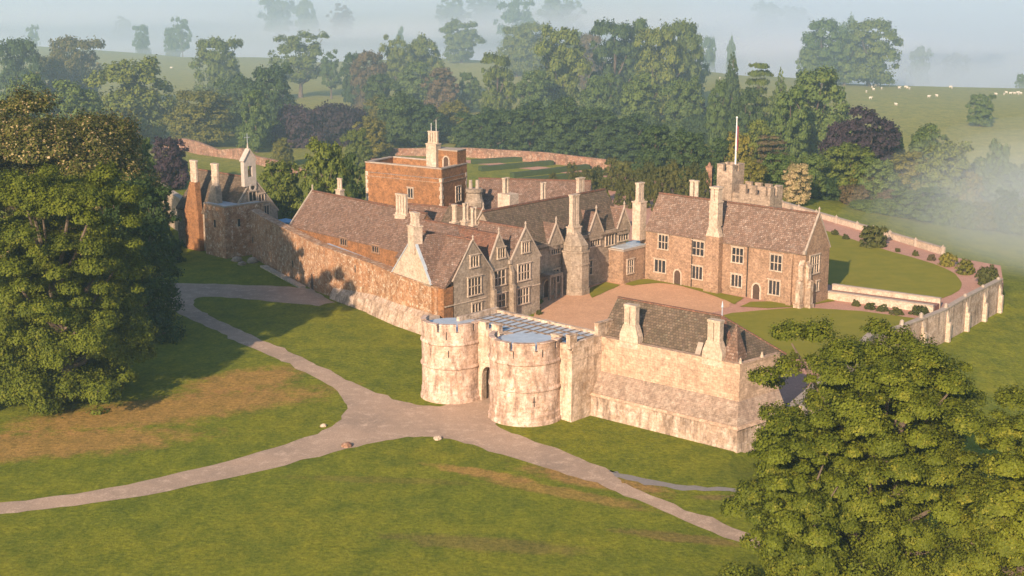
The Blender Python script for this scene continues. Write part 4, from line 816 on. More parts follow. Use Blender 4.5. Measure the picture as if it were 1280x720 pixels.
# kitchen garden: clipped hedge strips and lawns
HEDGE = plain('hedge_leaf', (.055, .08, .02), (.04, .06, .018), .9, 1.5)
for i, (x0, y0, x1, y1) in enumerate(((600, 214, 690, 206), (640, 222, 735, 211), (650, 229, 755, 219), (590, 205, 660, 201))):
    a, b = G(x0, y0), G(x1, y1); m = MB(); m.beam((*a, .5), (*b, .5), 1.6, 1.1); o = m.build('clipped_hedge', HEDGE)
    tag(o, ['low clipped hedge strip nearest the keep turret', 'second low hedge strip in the kitchen garden', 'low hedge strip nearest the clipped yews', 'short farthest hedge strip by the long pink wall'][i], 'hedge', 'low hedge strips in the kitchen garden')
sheet('garden_path', [G(440, 197), G(585, 200), G(765, 217), G(880, 236), G(930, 246), G(925, 252), G(870, 243), G(760, 222), G(585, 204), G(440, 201)], .03, GR_WALK, 'pink path along the long garden wall', px=False)
# wooden field gate and stones
fg = thing('field_gate', (*G(1030, 600), 0), 'weathered five-bar wooden field gate half hidden under the right tree', 'gate')
a, b = G(1010, 604), G(1052, 606); za = th(*a); m = MB()
for k in range(5): m.beam((a[0], a[1], za + .25 + k * .24), (b[0], b[1], za + .25 + k * .24), .05, .1)
m.beam((*a, za + .25), (*b, za + 1.2), .05, .08); m.build('bars', TIMBER, fg)
for p in (a, b): m = MB(); m.prism(poly_n(p, .13, 6, 0), za - .3, za + 1.5); m.build('post', TIMBER, fg)
def rock(name, p, s, mat, label, seed):
    m = MB(); rnd = random.Random(seed); m.lathe(p, [(s * .9, -.1), (s * 1.0, s * .2), (s * .8, s * .55), (s * .35, s * .75), (.01, s * .8)], 9); m.v = [(x + rnd.uniform(-1, 1) * s * .16, y + rnd.uniform(-1, 1) * s * .16, z + rnd.uniform(-1, 1) * s * .08) for x, y, z in m.v]
    return tag(m.build(name, mat), label, 'stone')
rock('boulder', G(434, 558), .55, ST_BRICK, 'reddish boulder on the verge where the drive forks', 1)
rock('boulder', G(547, 549), .45, ST_DRESS, 'flat white stone on the grass edge in front of the drum towers', 2)
rock('boulder', G(404, 533), .35, ST_DRESS, 'small white stone at the tip of the left lawn beside the drive', 3)
for k, (px, py, s) in enumerate(((296, 326, .9), (303, 331, .7), (316, 328, 1.0))): rock('rubble_stone', G(px, py), s, ST_GREY, ['leftmost lump of fallen stone at the foot of the wall tower', 'middle lump of fallen stone below the wall tower', 'largest lump of fallen stone where the wall tower meets the curtain wall'][k], 10 + k)
# ================================================================ TREES
def fib(k, rnd):
    i = np.arange(k) + .5; ph = np.arccos(1 - 2 * i / k); t = np.pi * (1 + 5 ** .5) * i + rnd.uniform(0, 6)
    return np.stack([np.cos(t) * np.sin(ph), np.sin(t) * np.sin(ph), np.cos(ph)], 1)
def cards(c, nrm, size, rnd):
    """one small leaf spray (a bent quad) per centre"""
    N = len(c); a = rnd.normal(size=(N, 3)); t = np.cross(nrm, a); t /= np.linalg.norm(t, axis=1)[:, None] + 1e-9; b = np.cross(nrm, t)
    w_ = size * rnd.uniform(.35, 1.4, N); h_ = size * rnd.uniform(.45, 1.3, N); dr = nrm * (size * .25)
    v = np.stack([c - t * w_[:, None] * .5 - dr, c - b * h_[:, None] * .5, c + t * w_[:, None] * .5 - dr, c + b * h_[:, None] * .5], 1)
    return v.reshape(-1, 3)
def leaf_mesh(name, verts, mat):
    me = bpy.data.meshes.new(name); N = len(verts) // 4
    me.vertices.add(N * 4); me.vertices.foreach_set('co', verts.astype(np.float32).ravel())
    me.loops.add(N * 4); me.loops.foreach_set('vertex_index', np.arange(N * 4, dtype=np.int32))
    me.polygons.add(N); me.polygons.foreach_set('loop_start', np.arange(0, N * 4, 4, dtype=np.int32))
    me.update(); me.materials.append(mat); return me
def crown_pts(rnd, kind, n, size, puffs, H, Rr, base, lean=0.):
    """unit-free crown: H total height, Rr radius, base = height where foliage starts"""
    hh = (H - base) / 2; zc = base + hh; P_ = []; rad = []
    if kind == 'conifer':
        for k in range(puffs):
            f = (k + .5) / puffs; z = base + (H - base) * f; r = Rr * (1 - f) ** .6 * rnd.uniform(.65, 1.1) ; a = k * 2.4 + rnd.uniform(-.4, .4)
            P_.append((math.cos(a) * r * .6, math.sin(a) * r * .6, z)); rad.append(max(.3, .42 * Rr * (1.1 - f)))
    elif kind == 'layered':                       # pine / cedar: flat plates
        for k in range(puffs):
            f = rnd.uniform(0, 1); z = base + (H - base) * (round(f * 6) / 6) + rnd.uniform(-.2, .2); a = rnd.uniform(0, 6.28); r = Rr * rnd.uniform(.1, .85) * (1 - .55 * f)
            P_.append((math.cos(a) * r, math.sin(a) * r, z)); rad.append(.36 * Rr)
    else:
        dirs = fib(puffs, rnd)
        for dx, dy, dz in dirs:
            q_ = max(math.hypot(dx, dy), .05) ** -.2; dx *= q_; dy *= q_
            q = (rnd.uniform(.5, 1.0) if puffs > 90 else rnd.uniform(.6, .97)) if kind != 'open' else rnd.uniform(.55, 1.0)
            if kind == 'tall': q *= 1 - .1 * abs(dz)
            zz = math.sin(dz * math.pi / 2) * hh * max(q, .8 if abs(dz) > .6 else 0)
            rr_ = Rr * q * (1.0 if dz > -.2 else (1.12 if kind == 'skirt' else .92)); bulge = 1 + .18 * math.sin(3 * math.atan2(dy, dx) + dz * 4 + lean * 7)
            P_.append((dx * rr_ * bulge, dy * rr_ * bulge, zc + zz)); rad.append(min(.30 if kind != 'open' else .21, (2.45 if puffs > 90 else 2.8) / math.sqrt(puffs)) * Rr * rnd.uniform(.5, 1.5))
        for k in range(puffs // 3):
            d_ = rnd.normal(size=3); d_ /= np.linalg.norm(d_); q = rnd.uniform(.2, .6); P_.append((d_[0] * Rr * q, d_[1] * Rr * q, zc + d_[2] * hh * q)); rad.append(min(.3, (2.4 if puffs > 90 else 3.2) / math.sqrt(puffs)) * Rr)
    P_ = np.array(P_); rad = np.array(rad); w_ = rad ** 2 / (rad ** 2).sum(); pid = rnd.choice(len(P_), n, p=w_)
    u = rnd.normal(size=(n, 3)); u /= np.linalg.norm(u, axis=1)[:, None]; u[:, 2] = np.where(u[:, 2] < -.1, -u[:, 2] * .7, u[:, 2])
    out = P_[pid] - np.array([0, 0, zc]); out /= np.linalg.norm(out, axis=1)[:, None] + 1e-6; u = u + out * .55; u /= np.linalg.norm(u, axis=1)[:, None]
    rr_ = rad[pid] * (1 - .35 * rnd.random(n) ** 1.6) * (1 + .12 * rnd.normal(size=n)); flat = np.array([1, 1, .35 if kind == 'layered' else .95])
    # lumpy small sub-clusters on every bough
    sub = np.sin(u * 9 + pid[:, None] * 1.7).sum(1) * .09 * rad[pid]
    c = P_[pid] + u * (rr_ + sub)[:, None] * flat
    kx = Rr / np.percentile(np.hypot(c[:, 0], c[:, 1]), 97.5); top_ = np.percentile(c[:, 2], 99.7); kz = (H - base) / max(top_ - base, .1)
    for q in (c, P_): q[:, :2] *= kx; q[:, 2] = base + (q[:, 2] - base) * kz
    nr = u + rnd.normal(size=(n, 3)) * .34 + np.array([0, 0, .2]); nr /= np.linalg.norm(nr, axis=1)[:, None]
    return c, nr, P_, rad
def trunk_mesh(rnd, P_, rad, H, Rr, base, mat, tr=None, limbs=14):
    m = MB(); tr = tr or max(.18, Rr * .075); top = base + (H - base) * .62
    ax = lambda z: (math.sin(z * .35) * Rr * .03, math.cos(z * .3) * Rr * .03, z)
    zs = np.linspace(-.6, top, 7); m.tube([ax(z) for z in zs], [tr * 1.5] + [tr * (1 - .13 * i) for i in range(1, 7)], 8)
    for i in rnd.choice(len(P_), min(limbs, len(P_)), replace=False):
        p = P_[i]; z0 = min(top, max(base * .8, p[2] * .55)); s = Vector(ax(z0)); e = Vector(p); mid_ = s.lerp(e, .5) + Vector((0, 0, -.06 * H * .5)); f = tr * .45
        m.tube([s, mid_, e], [f, f * .7, f * .25], 6)
    return m
def make_tree(name, seed, kind, n, size, puffs, H, Rr, base, leaf, bark=None, limbs=12, blossom=None):
    rnd = np.random.default_rng(seed); c, nr, P_, rad = crown_pts(rnd, kind, n, size, puffs, H, Rr, base, seed % 7 * .3)
    t = bpy.data.objects.new(name, None); sc.collection.objects.link(t)
    cr = bpy.data.objects.new('crown', leaf_mesh('crown', cards(c, nr, size, rnd), leaf)); sc.collection.objects.link(cr); cr.parent = t
    tk = trunk_mesh(rnd, P_, rad, H, Rr, base, bark or BARK, limbs=limbs).build('trunk', bark or BARK); tk.parent = t
    if blossom:
        k = rnd.choice(n, blossom[0], replace=False); k = k[nr[k][:, 2] > .25]
        bo = bpy.data.objects.new('blossoms', leaf_mesh('blossoms', cards(c[k] * 1.0 + nr[k] * .25, nr[k], size * blossom[1], rnd), blossom[2])); sc.collection.objects.link(bo); bo.parent = t
    return t
def dup(root, loc, s, sz, rz, name=None):
    r = root.copy(); sc.collection.objects.link(r); r.location = loc; r.scale = (s, s, sz); r.rotation_euler = (0, 0, rz)
    if name: r.name = name
    for ch in root.children: c = ch.copy(); sc.collection.objects.link(c); c.parent = r
    return r
# prototypes are unit trees: radius 10, height 20
PROT = {}
def proto(key, *a, **k):
    PROT[key] = a, k
spec = {
 'round': ('broadleaf_tree', 'round', 13000, .82, 50, 20, 10, 1.6), 'dome': ('broadleaf_tree', 'skirt', 14000, .82, 64, 20, 10, .6), 'tall': ('broadleaf_tree', 'tall', 12500, .85, 44, 20, 10, 1.5),
 'open': ('park_tree', 'open', 8200, .72, 44, 20, 10, 5.5), 'con': ('conifer_tree', 'conifer', 7000, 1.0, 60, 20, 10, .8), 'pine': ('pine_tree', 'layered', 8500, .8, 56, 20, 10, 7),
 'low': ('broadleaf_tree', 'skirt', 13000, .8, 70, 11, 10, -.5), 'yew': ('clipped_yew', 'skirt', 7000, .8, 34, 15, 10, -1),
 'bush': ('shrub', 'skirt', 5200, 1.1, 40, 10, 10, -1)}
LEAF = {'g': L_MID, 'd': L_DARK, 'y': L_YEL, 'c': L_COP, 'r': L_PINK, 'b': L_BLOS, 'h': L_CHE, 'o': L_OAK, 'w': L_YEW}
used = {}
rt = random.Random(5)
def tree_at(px, pytop, D, hw, kind, leaf, label, group=None, name=None, aspect=None, bark=None, base_z=None):
    """tree whose top shows at (px, pytop), standing at ground distance D with half-width hw pixels"""
    x, y, zt = atD(px, pytop, D); gz = th(x, y) if base_z is None else base_z; H = max(zt - gz, 1.2); depth = y * cP + (HC - zt) * sP; r = hw / FP * depth
    if kind == 'bush': H = min(max(H, 1.15 * r), 1.7 * r)
    if kind in ('dome', 'round') and H / r < 1.55: kind = 'low'
    ph = spec[kind][5]; var = rt.randrange(3); key = (kind, leaf, var, bark)
    if key not in used:
        nm, kd, n_, sz, pf, h_, r_, bs = spec[kind]
        used[key] = make_tree(name or nm, 11 + 7 * var + len(kind) * 13, kd, n_, sz, pf, h_, r_, bs, LEAF[leaf], bark and BARKP); t = used[key]
        t.location = (x, y, gz - .2); t.scale = (r / 10, r / 10, H / ph); t.rotation_euler = (0, 0, rt.uniform(0, 6.28))
    else: t = dup(used[key], (x, y, gz - .2), r / 10, H / ph, rt.uniform(0, 6.28), name or spec[kind][0])
    return tag(t, label, 'shrub' if kind == 'bush' else 'tree', group)
T = [
 # lone trees in the mist beyond the park
 (40, 31, 905, 9, 'open', 'g', 'small faint tree alone in the mist at the far upper left'),
 (176, 31, 835, 11, 'round', 'g', 'small rounded park tree in mist, left of the leaning pair'),
 (226, 21, 820, 12, 'open', 'g', 'ragged misty tree with a leaning top above the left field'),
 (214, 34, 822, 11, 'round', 'g', 'low round misty tree joined to the ragged leaning one'),
 (153, 20, 1080, 12, 'dome', 'g', 'very faint dome of foliage deep in the mist at upper left'),
 (346, -12, 1010, 26, 'open', 'g', 'faint spreading tree at the top edge above the left park'), (383, -3, 990, 15, 'round', 'g', 'faint rounded tree at the top edge right of a spreading one'),
 (427, 4, 1000, 18, 'open', 'r', 'ghostly grey thin tree in mist at the top, left of centre'),
 (563, -8, 985, 24, 'open', 'g', 'misty open-crowned tree at the top edge above the pointed dome tree'), (604, -12, 1060, 20, 'round', 'g', 'fainter misty tree right of the open-crowned one at the top'),
 (645, -2, 880, 27, 'open', 'g', 'spreading low-limbed tree in mist at the top centre'), (703, -14, 960, 30, 'open', 'g', 'broad feathery tree in mist at the top, right of centre'),
 (500, 34, 830, 8, 'dome', 'g', 'tiny misty bush-like tree behind the ridge at centre left'), (915, 46, 720, 7, 'round', 'g', 'tiny dim tree on the misty knoll right of the tall clump'),
 (887, 46, 720, 10, 'round', 'g', 'small rounded tree on the misty knoll'), (850, 30, 1000, 8, 'round', 'g', 'faint lone tree adrift in the mist above the tall clump'),
 (1062, 22, 690, 18, 'round', 'g', 'bluish tree half hidden behind the big hilltop clump'),
 (1150, 58, 760, 16, 'dome', 'g', 'dim tree in the mist just right of the hilltop clump'), (1195, 66, 790, 20, 'dome', 'g', 'dim low trees showing through mist at the right'), (1278, 92, 600, 8, 'round', 'g', 'small green tree at the right edge on the sheep hill skyline'),
 (960, 2, 1150, 22, 'dome', 'g', 'bluish far tree mass at the top right of centre'), (995, 8, 1180, 20, 'dome', 'g', 'second bluish far tree mass beside the first at the top right'),
 # park trees on and before the ridge
 (576, 24, 672, 26, 'round', 'o', 'pointed dome-shaped green tree standing alone on the ridge hedge'),
 (374, 40, 505, 38, 'open', 'o', 'tall spreading tree with sky-like gaps and a pale forked trunk'),
 (413, 62, 500, 16, 'open', 'g', 'thin see-through tree right beside the tall spreading one'),
 (271, 47, 470, 33, 'round', 'o', 'tall rounded green tree left of the spreading one'),
 (165, 73, 385, 51, 'dome', 'o', 'very large round green tree at upper left'),
 (92, 46, 470, 38, 'round', 'h', 'large chestnut with pinkish blossom top at upper left'), (60, 68, 450, 30, 'dome', 'h', 'lower blossoming chestnut left of the large one'),
 (22, 48, 430, 28, 'round', 'd', 'dark tree against the left edge at the top'), (35, 92, 350, 42, 'dome', 'g', 'mid-green round tree at the left edge below the dark one'), (88, 100, 350, 44, 'dome', 'g', 'mid-green round tree in front of the blossoming chestnuts'),
 (248, 113, 372, 42, 'round', 'y', 'olive yellow-green tree above the bellcote house stacks'), (300, 94, 400, 34, 'dome', 'd', 'dark bluish tree between two rounded ones'), (338, 80, 390, 34, 'dome', 'd', 'dark full tree with an ivy-like left side'),
 (318, 112, 360, 22, 'tall', 'g', 'narrow lit tree in front of the dark bluish one'), (325, 150, 375, 32, 'dome', 'g', 'green rounded tree above the orchard wall'),
 (376, 131, 372, 36, 'dome', 'c', 'left half of the dark purple copper beech pair'), (424, 129, 376, 38, 'dome', 'c', 'right half of the dark purple copper beech pair'),
 (352, 172, 335, 16, 'dome', 'y', 'small yellowish shrub in front of the copper beeches'),
 (440, 66, 470, 16, 'tall', 'd', 'dark slim tree at the left end of the central clump'), (462, 64, 460, 24, 'round', 'r', 'reddish-brown crowned tree in the central clump'),
 (494, 44, 490, 23, 'open', 'o', 'flat-topped olive tree over the central clump'), (530, 44, 500, 27, 'round', 'o', 'dark-topped olive tree right of the flat-topped one'),
 (475, 92, 420, 26, 'tall', 'd', 'dark tree below the reddish crown'), (520, 78, 450, 30, 'tall', 'g', 'tall green tree in the middle of the central clump'), (552, 84, 440, 26, 'tall', 'r', 'thin brownish tree on the right of the central clump'), (585, 90, 450, 18, 'tall', 'g', 'green tree at the right end of the central clump'),
 (480, 120, 390, 26, 'dome', 'y', 'bright yellow-green tree left of the dark yews'), (464, 144, 350, 26, 'dome', 'y', 'lower yellow-green tree beside the copper beech'), (500, 116, 372, 34, 'dome', 'd', 'dark bushy tree behind the keep parapet'),
 (446, 160, 330, 18, 'dome', 'o', 'olive bush-like tree at the corner of the garden path'), (528, 128, 372, 30, 'dome', 'd', 'dark round tree left of the keep stair turret'), (566, 126, 385, 24, 'dome', 'y', 'pale yellow-green tree behind the keep mast'),
 (622, 66, 420, 22, 'tall', 'o', 'tall uneven ivy-clad tree right of the keep mast'), (645, 32, 590, 22, 'round', 'o', 'rounded green ridge tree left of the big tall pair'),
 (668, 28, 580, 26, 'round', 'o', 'broad green ridge tree just behind the big tall one'), (700, 33, 425, 36, 'tall', 'o', 'big tall olive tree standing forward of the ridge'), (716, 38, 560, 14, 'round', 'g', 'green tree peeping over the right of the big tall one'),
 (738, 42, 520, 20, 'round', 'r', 'brownish tree with a pinkish stem between big trees'), (668, 88, 410, 26, 'tall', 'g', 'thin pale green tree low beside the big tall one'),
 (770, 26, 445, 34, 'tall', 'd', 'massive dark green tree forming the left of the tall clump'), (795, 24, 450, 30, 'tall', 'g', 'massive green tree in the middle of the tall clump'),
 (822, 35, 430, 30, 'round', 'o', 'olive-brown crowned tree in front of the tall clump'), (850, 26, 440, 30, 'round', 'o', 'tall tree with a bare pale torn trunk'), (862, 40, 470, 24, 'round', 'g', 'rounded tree at the right edge of the tall clump'),
 (750, 92, 400, 26, 'dome', 'g', 'lower green tree at the foot of the tall clump'), (800, 92, 390, 32, 'dome', 'g', 'second lower green tree at the foot of the tall clump'), (856, 96, 385, 28, 'dome', 'g', 'green tree under the bare pale trunk'),
 (590, 140, 362, 26, 'dome', 'd', 'dark tree just right of the keep turret'), (622, 134, 358, 32, 'dome', 'd', 'dark rounded tree over the pink garden wall'), (662, 126, 355, 34, 'dome', 'd', 'dark tree above the middle of the pink garden wall'),
 (704, 122, 352, 36, 'dome', 'd', 'large dark tree above the long garden wall'), (745, 134, 350, 36, 'dome', 'd', 'dark tree above the right end of the garden wall'), (790, 142, 345, 34, 'dome', 'd', 'dark tree behind the clipped yews'),
 (820, 155, 318, 30, 'dome', 'd', 'wide dark yew-like tree left of the flagpole'), (862, 162, 312, 30, 'dome', 'd', 'dark tree just left of the brick gate pier'), (905, 172, 306, 26, 'dome', 'd', 'dark tree right behind the flagpole'),
 (872, 122, 400, 14, 'dome', 'c', 'small dark purple tree in the gap right of the torn trunk'), (884, 138, 380, 11, 'bush', 'r', 'small orange-brown bush in the gap right of the torn trunk'),
 (916, 70, 385, 20, 'con', 'd', 'dark pointed conifer left of the pine'), (950, 78, 375, 24, 'pine', 'o', 'tall pine with a bare double trunk'), (976, 88, 370, 18, 'con', 'g', 'pointed green tree right of the pine'),
 (935, 110, 350, 24, 'tall', 'd', 'dark tree beneath the pine'), (900, 100, 360, 18, 'tall', 'g', 'green tree left below the conifer'),
 (1022, 84, 350, 46, 'dome', 'g', 'very large round misty green tree left of the copper beech'), (990, 108, 330, 30, 'tall', 'g', 'green tree in front left of the very large round one'),
 (1086, 134, 318, 46, 'dome', 'c', 'huge dark purple copper beech on the right'), (1052, 150, 316, 26, 'dome', 'c', 'smaller purple crown at the left of the huge copper beech'),
 (948, 150, 320, 26, 'tall', 'o', 'olive slender tree above the flag tower'), (925, 165, 300, 20, 'dome', 'y', 'yellow-green bush tree right of the flagpole'), (965, 168, 305, 24, 'pine', 'r', 'reddish cedar above the flag tower battlements'),
 (975, 190, 296, 28, 'dome', 'g', 'green tree behind the flag tower battlements'), (940, 196, 288, 20, 'dome', 'y', 'low yellow-green shrub beside the flag tower'),
 (997, 204, 284, 19, 'round', 'b', 'cream blossoming tree beside the far end of the white garden wall'),
 (1030, 24, 545, 30, 'round', 'g', 'left tree of the big hilltop clump'), (1012, 60, 540, 16, 'round', 'g', 'low left shoulder tree of the hilltop clump'), (1090, 24, 550, 37, 'round', 'o', 'wide right tree of the hilltop clump with drooping branches'), (1058, 40, 548, 22, 'tall', 'g', 'middle tree of the big hilltop clump'),
 (1228, 117, 412, 18, 'round', 'g', 'lone bushy tree on the sheep hill slope'),
 (1122, 160, 330, 20, 'con', 'd', 'dark pointed tree right of the copper beech'), (1160, 156, 335, 30, 'dome', 'g', 'round misty tree at the right foot of the sheep hill'),
 (1060, 178, 308, 38, 'dome', 'o', 'olive broad tree in front of the copper beech'), (1098, 196, 300, 30, 'dome', 'g', 'green tree low on the bank beyond the white wall'), (1140, 188, 304, 40, 'dome', 'y', 'pale olive tree in the right-hand wood'),
 (1185, 178, 300, 40, 'dome', 'o', 'tall olive tree in the right-hand wood'), (1030, 218, 304, 26, 'dome', 'd', 'dark tree behind the far part of the white wall'), (1070, 230, 296, 20, 'dome', 'r', 'pinkish flowering tree above the white wall'), (1110, 236, 290, 18, 'dome', 'r', 'second pinkish flowering tree farther right above the white wall'),
 (1015, 190, 300, 22, 'dome', 'g', 'green tree directly above the cream blossoming one'),
 (1250, 176, 300, 20, 'dome', 'g', 'small tree in the mist at the right above the wood'),
 # left side near the castle
 (350, 199, 262, 32, 'dome', 'o', 'large round bush-like tree right of the bellcote'), (406, 174, 258, 33, 'dome', 'o', 'round green tree behind the long slate roof'), (434, 192, 258, 22, 'dome', 'd', 'dark lower tree attached right of the round green one'),
 (210, 170, 300, 27, 'dome', 'c', 'dark purple round bush left of the twin stacks'), (170, 175, 270, 28, 'dome', 'g', 'green tree between the chestnut and the purple bush'),
 (150, 190, 235, 34, 'dome', 'd', 'dark tree in front of the north wall'), (188, 222, 232, 24, 'dome', 'd', 'dark shrubby tree overhanging the north wall'), (128, 160, 260, 34, 'tall', 'g', 'tall green tree behind the blossoming chestnut'),
 (212, 262, 225, 17, 'bush', 'd', 'dark ivy mound at the foot of the north wall'), (175, 255, 222, 26, 'bush', 'd', 'larger dark ivy mound beneath the north wall trees'),
 (470, 236, 246, 9, 'bush', 'w', 'small round clipped bush at the left foot of the keep'),
]
for t in T: tree_at(*t)
rw = random.Random(8)
for k in range(26):                                     # the hazy wood on the bank at the right
    px = 1085 + k * 8.5 + rw.uniform(-6, 6); row = k % 3; D = (288, 304, 322)[row] - (px - 1085) * .05
    tree_at(px, (236, 212, 192)[row] + rw.uniform(-10, 14) + (px - 1085) * .04, D, rw.uniform(20, 30), rw.choice(['dome', 'tall', 'dome']), rw.choice('ggoydg'), 'hazy broadleaf tree of the dense wood on the right bank', 'trees of the hazy wood on the right bank')
for k in range(16):                                     # trees just outside the right edge and low wood behind the front rows
    px = 440 + k * 33 + rw.uniform(-8, 8); tree_at(px, 150 + rw.uniform(-8, 10), 378 + rw.uniform(-8, 8), rw.uniform(20, 26), 'dome', rw.choice('ggd'), 'low filler tree in the shaded belt behind the garden wall', 'low trees in the shaded belt behind the garden')
# clipped yews and garden shrubs
yn = 0
for px, py, hw, D in ((716, 202, 10, 300), (733, 210, 11, 298), (748, 206, 11, 300), (766, 196, 12, 298), (783, 200, 12, 296), (798, 208, 11, 292), (812, 200, 12, 292), (828, 206, 12, 288), (842, 199, 12, 288), (856, 207, 12, 284), (870, 202, 12, 284), (881, 212, 9, 278),
                      (776, 222, 9, 280), (790, 226, 9, 276), (806, 222, 9, 276), (822, 226, 9, 272), (755, 222, 9, 284), (690, 214, 7, 300)):
    tree_at(px, py, D, hw, 'yew', 'w', 'rounded clipped yew in the row beyond the hall roofs', 'clipped yews beyond the hall roofs', name='clipped_yew', base_z=0)
for px, py, hw, D, lf, lb in ((1011, 263, 4, 258, 'w', 'first small round bush inside the white wall from the tower'), (1026, 267, 4, 253, 'w', 'second small round bush inside the white wall'), (1045, 271, 5, 248, 'w', 'third small round bush inside the white wall'), (1058, 277, 5, 244, 'w', 'fourth small bush, just left of the wide dark one'),
                          (1093, 280, 20, 238, 'w', 'wide dark spreading bush on the garden walk'), (1123, 297, 4, 233, 'w', 'small bush right of the wide dark one'), (1145, 304, 5, 230, 'w', 'small bush against the white wall toward its right end'), (1165, 311, 6, 226, 'r', 'brownish low bush near the right end of the white wall'),
                          (1185, 314, 12, 222, 'y', 'pale flowering border shrub at the curve of the walk'), (1208, 322, 13, 216, 'y', 'pale shrub next to the big round corner bush'), (1236, 331, 16, 208, 'w', 'big round dark bush at the outer corner of the walk'),
                          (1150, 380, 12, 190, 'w', 'round dark bush at the right end of the border wall'), (1070, 372, 6, 195, 'w', 'first small bush at the foot of the border wall'), (1088, 378, 8, 193, 'w', 'second bush at the foot of the border wall'), (1104, 380, 8, 192, 'w', 'third bush at the foot of the border wall'), (1121, 382, 9, 190, 'w', 'fourth bush at the foot of the border wall'),
                          (674, 379, 5, 190, 'w', 'small shrub by the corner of the third gable')):
    tree_at(px, py, D, hw, 'bush', lf, lb, base_z=0)
# the great near trees
def big(name, px, py, D, Rr, n, size, puffs, leaf, label, kind='round', base=1.5, seed=3, limbs=30, blossom=None, aspect=None):
    x, y, zt = atD(px, py, D); gz = th(x, y); t = make_tree(name, seed, kind, n, size, puffs, zt - gz, Rr, base, leaf, None, limbs, blossom); t.location = (x, y, gz - .2); return tag(t, label, 'tree')
big('lime_tree', 62, 208, 152, 10.0, 300000, .25, 230, L_NEAR, 'huge sunlit green tree filling the left side in front of the blossoming chestnut', 'skirt', -1.0, 21)
big('chestnut_tree', 62, 124, 186, 13.2, 190000, .36, 90, L_CHE, 'tall dark chestnut with cream blossom candles behind the huge left tree', 'skirt', 0, 22, blossom=(11000, .9, L_BLOS))
big('chestnut_tree', 158, 216, 178, 6.5, 50000, .34, 90, L_DARK, 'dark shaded tree squeezed right behind the huge left tree', 'skirt', 0, 24)
big('sycamore_tree', 1098, 420, 104, 8.8, 340000, .2, 210, L_NEAR, 'huge sunlit spreading tree at the lower right corner hiding the wall end', 'skirt', -1.0, 33, 46)
big('sycamore_tree', 1292, 498, 97, 6.0, 130000, .2, 110, L_NEAR, 'second sunlit tree cut off by the right edge at the bottom', 'skirt', 1.0, 34, 26)
big('sycamore_tree', 1000, 512, 99, 4.7, 110000, .2, 100, L_NEAR, 'lower left mass of foliage in front of the huge right tree', 'skirt', -1.0, 35, 14)
# sheep on the hill
def sheep():
    m = MB(); m.lathe((0, 0), [(.01, .35), (.3, .42), (.42, .68), (.36, .95), (.01, 1.05)], 10); m.v = [(x * 1.6, y * .85, z) for x, y, z in m.v]
    m.tube([(.55, 0, .8), (.75, 0, .95), (.95, 0, .85)], [.2, .16, .08], 6)
    for x in (-.4, .4):
        for y in (-.18, .18): m.tube([(x, y, .5), (x, y, 0)], [.08, .05], 5)
    return m.build('sheep', plain('fleece', (.75, .66, .55), (.6, .52, .42), .95, 4))
sp_ = [(1080, 104), (1086, 107), (1090, 110), (1094, 108), (1098, 108), (1083, 116), (1088, 124), (1092, 113), (1112, 108), (1124, 111), (1134, 111), (1137, 112), (1132, 110), (1120, 132), (1160, 106), (1161, 122), (1171, 121), (1190, 111), (1188, 110), (1245, 119), (1255, 119), (1263, 118), (1268, 118), (1273, 119), (1272, 117), (1258, 117), (900, 99), (214, 86), (1276, 118), (1102, 112)]
s0 = sheep()
for i, (px, py) in enumerate(sp_):
    o = s0 if i == 0 else s0.copy()
    if i: sc.collection.objects.link(o)
    lo, hi = 250., 900.                                  # walk out along the sight line to the ground
    for _ in range(40):
        D = (lo + hi) / 2; x, y, z = atD(px, py, D)
        if z > th(x, y): lo = D
        else: hi = D
    x, y, z = atD(px, py, lo); o.location = (x, y, th(x, y)); o.rotation_euler = (0, 0, i * 2.1); o.scale = (.85,) * 3
    tag(o, 'single white sheep far from the flock in the gap right of the torn trunk' if py == 99 else 'single white sheep alone in the far left field' if px == 214 else 'small white sheep grazing on the open hill at the right', 'sheep', 'sheep grazing on the hill')
# ================================================================ HAZE AND MIST
def volmat(name, dens, col, an=.2):
    m = bpy.data.materials.new(name); m.use_nodes = True; n = m.node_tree.nodes; n.remove(n["Principled BSDF"]); v = n.new("ShaderNodeVolumePrincipled")
    v.inputs['Color'].default_value = (*col, 1); v.inputs['Density'].default_value = dens; v.inputs['Anisotropy'].default_value = an; m.node_tree.links.new(v.outputs[0], n["Material Output"].inputs['Volume']); return m
m = MB(); m.prism([(-2700, -40), (2700, -40), (2700, 4300), (-2700, 4300)], -60, 62); hz = m.build('haze', volmat('haze_air', HAZE_D, (.52, .80, 1.0), 0)); tag(hz, 'thin morning haze over the whole park', kind='stuff')
def mist(name, polar, ztop, dens, label, seed, zb=-45, col=(.84, .89, 1.)):
    """low bank of mist lying on the ground: polar = rows of (tangent of bearing, near distance, far distance)"""
    rnd = random.Random(seed); m = MB(); ring = [(q[0] * q[1] , q[1]) for q in polar] + [(q[0] * q[2], q[2]) for q in reversed(polar)]
    m.prism(ring, zb, ztop); return tag(m.build(name, volmat('mist_air', dens, col, .1)), label, kind='stuff')
mist('mist', [(t, r / math.hypot(1, t) + 22, 3600) for t, r in RIDGE], -1.5, MIST_D, 'low bank of morning mist filling the valley beyond the park ridge', 1)
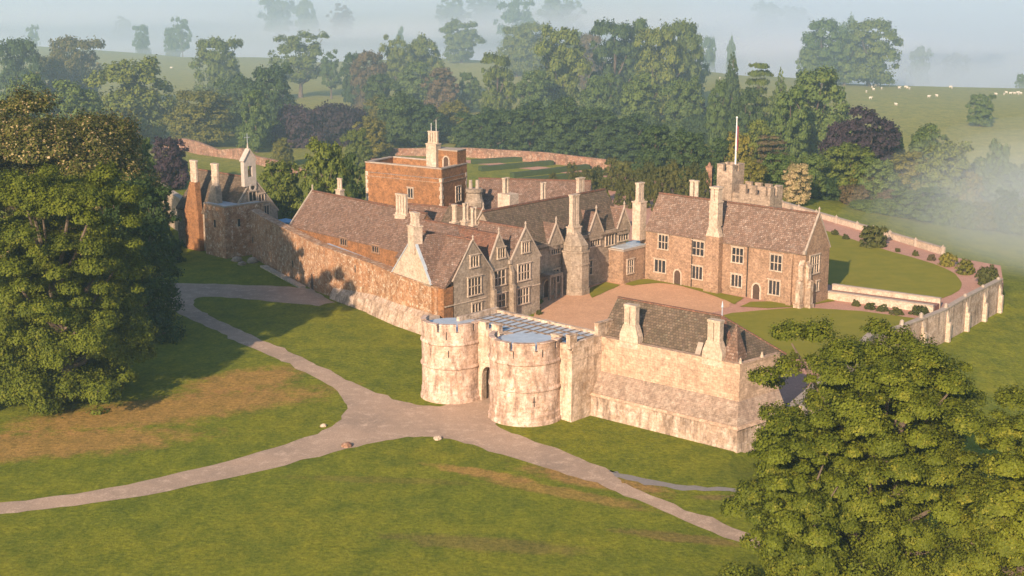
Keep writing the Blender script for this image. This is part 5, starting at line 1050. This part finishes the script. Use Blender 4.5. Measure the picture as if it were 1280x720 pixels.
mist('mist', [(t, 285 + 30 * t, 3650) for t in (-.47, -.2, 0, .2, .5)], 45, .00095, 'very thin blue morning mist hanging among the park trees', 5, -50, (.66, .86, 1.))
for k, (a_, b_, f_) in enumerate(((-1.4, 5, .6), (5.1, 12, .4), (12.1, 20, .25), (20.1, 30, .14))):
    mist('mist', [(t, r / math.hypot(1, t) + 150 + 15 * k, 3500 - k) for t, r in RIDGE], b_, MIST_D * f_, ['lowest pale veil of mist over the far fields', 'second thinner veil of mist over the far fields', 'third faint veil of mist over the far fields', 'topmost barely visible veil of mist over the far fields'][k], 2, a_)
for k, (f, dn) in enumerate(((1.0, .0026), (.88, .003), (.76, .0034), (.64, .004), (.5, .005))):
    me_ = MB(); me_.lathe((101, 262), [(.1, -13), (34 * f, -12), (41 * f, -2), (35 * f, 9 * f), (20 * f, 17 * f), (.1, 20 * f)], 24)
    tag(me_.build('mist', volmat('mist_wisp', dn, (.88, .95, 1.), 0)), ['outermost thin shell', 'second shell', 'third shell', 'fourth shell', 'densest core'][k] + ' of the wisp of mist over the right wood', kind='stuff')
for px, py, D, rx, hz_, dn, lb in ((1010, 62, 770, 70, 13, .006, 'white mist patch drifting left of the hilltop clump'), (1210, 78, 790, 95, 12, .006, 'white mist patch on the far right beyond the sheep hill'), (760, 30, 930, 110, 15, .004, 'white mist patch over the valley behind the tall clump'),
                                  (480, 40, 900, 80, 10, .004, 'white mist patch on the far field at centre left'), (120, 24, 1100, 130, 14, .004, 'white mist patch in the far left distance')):
    x, y, z = atD(px, py, D)
    for k, f in enumerate((1, .72, .45)):
        me_ = MB(); me_.lathe((0, 0), [(.1, -hz_ * f), (rx * .7 * f, -hz_ * .7 * f), (rx * f, 0), (rx * .75 * f, hz_ * .65 * f), (.1, hz_ * f)], 20)
        me_.v = [(q[0] * 1.5 + x, q[1] * .6 + y, q[2] + z) for q in me_.v]
        tag(me_.build('mist', volmat('mist_patch', dn * (.5 + .4 * k), (.97, .95, 1.), 0)), ('outer veil of the ', 'middle of the ', 'core of the ')[k] + lb, kind='stuff')
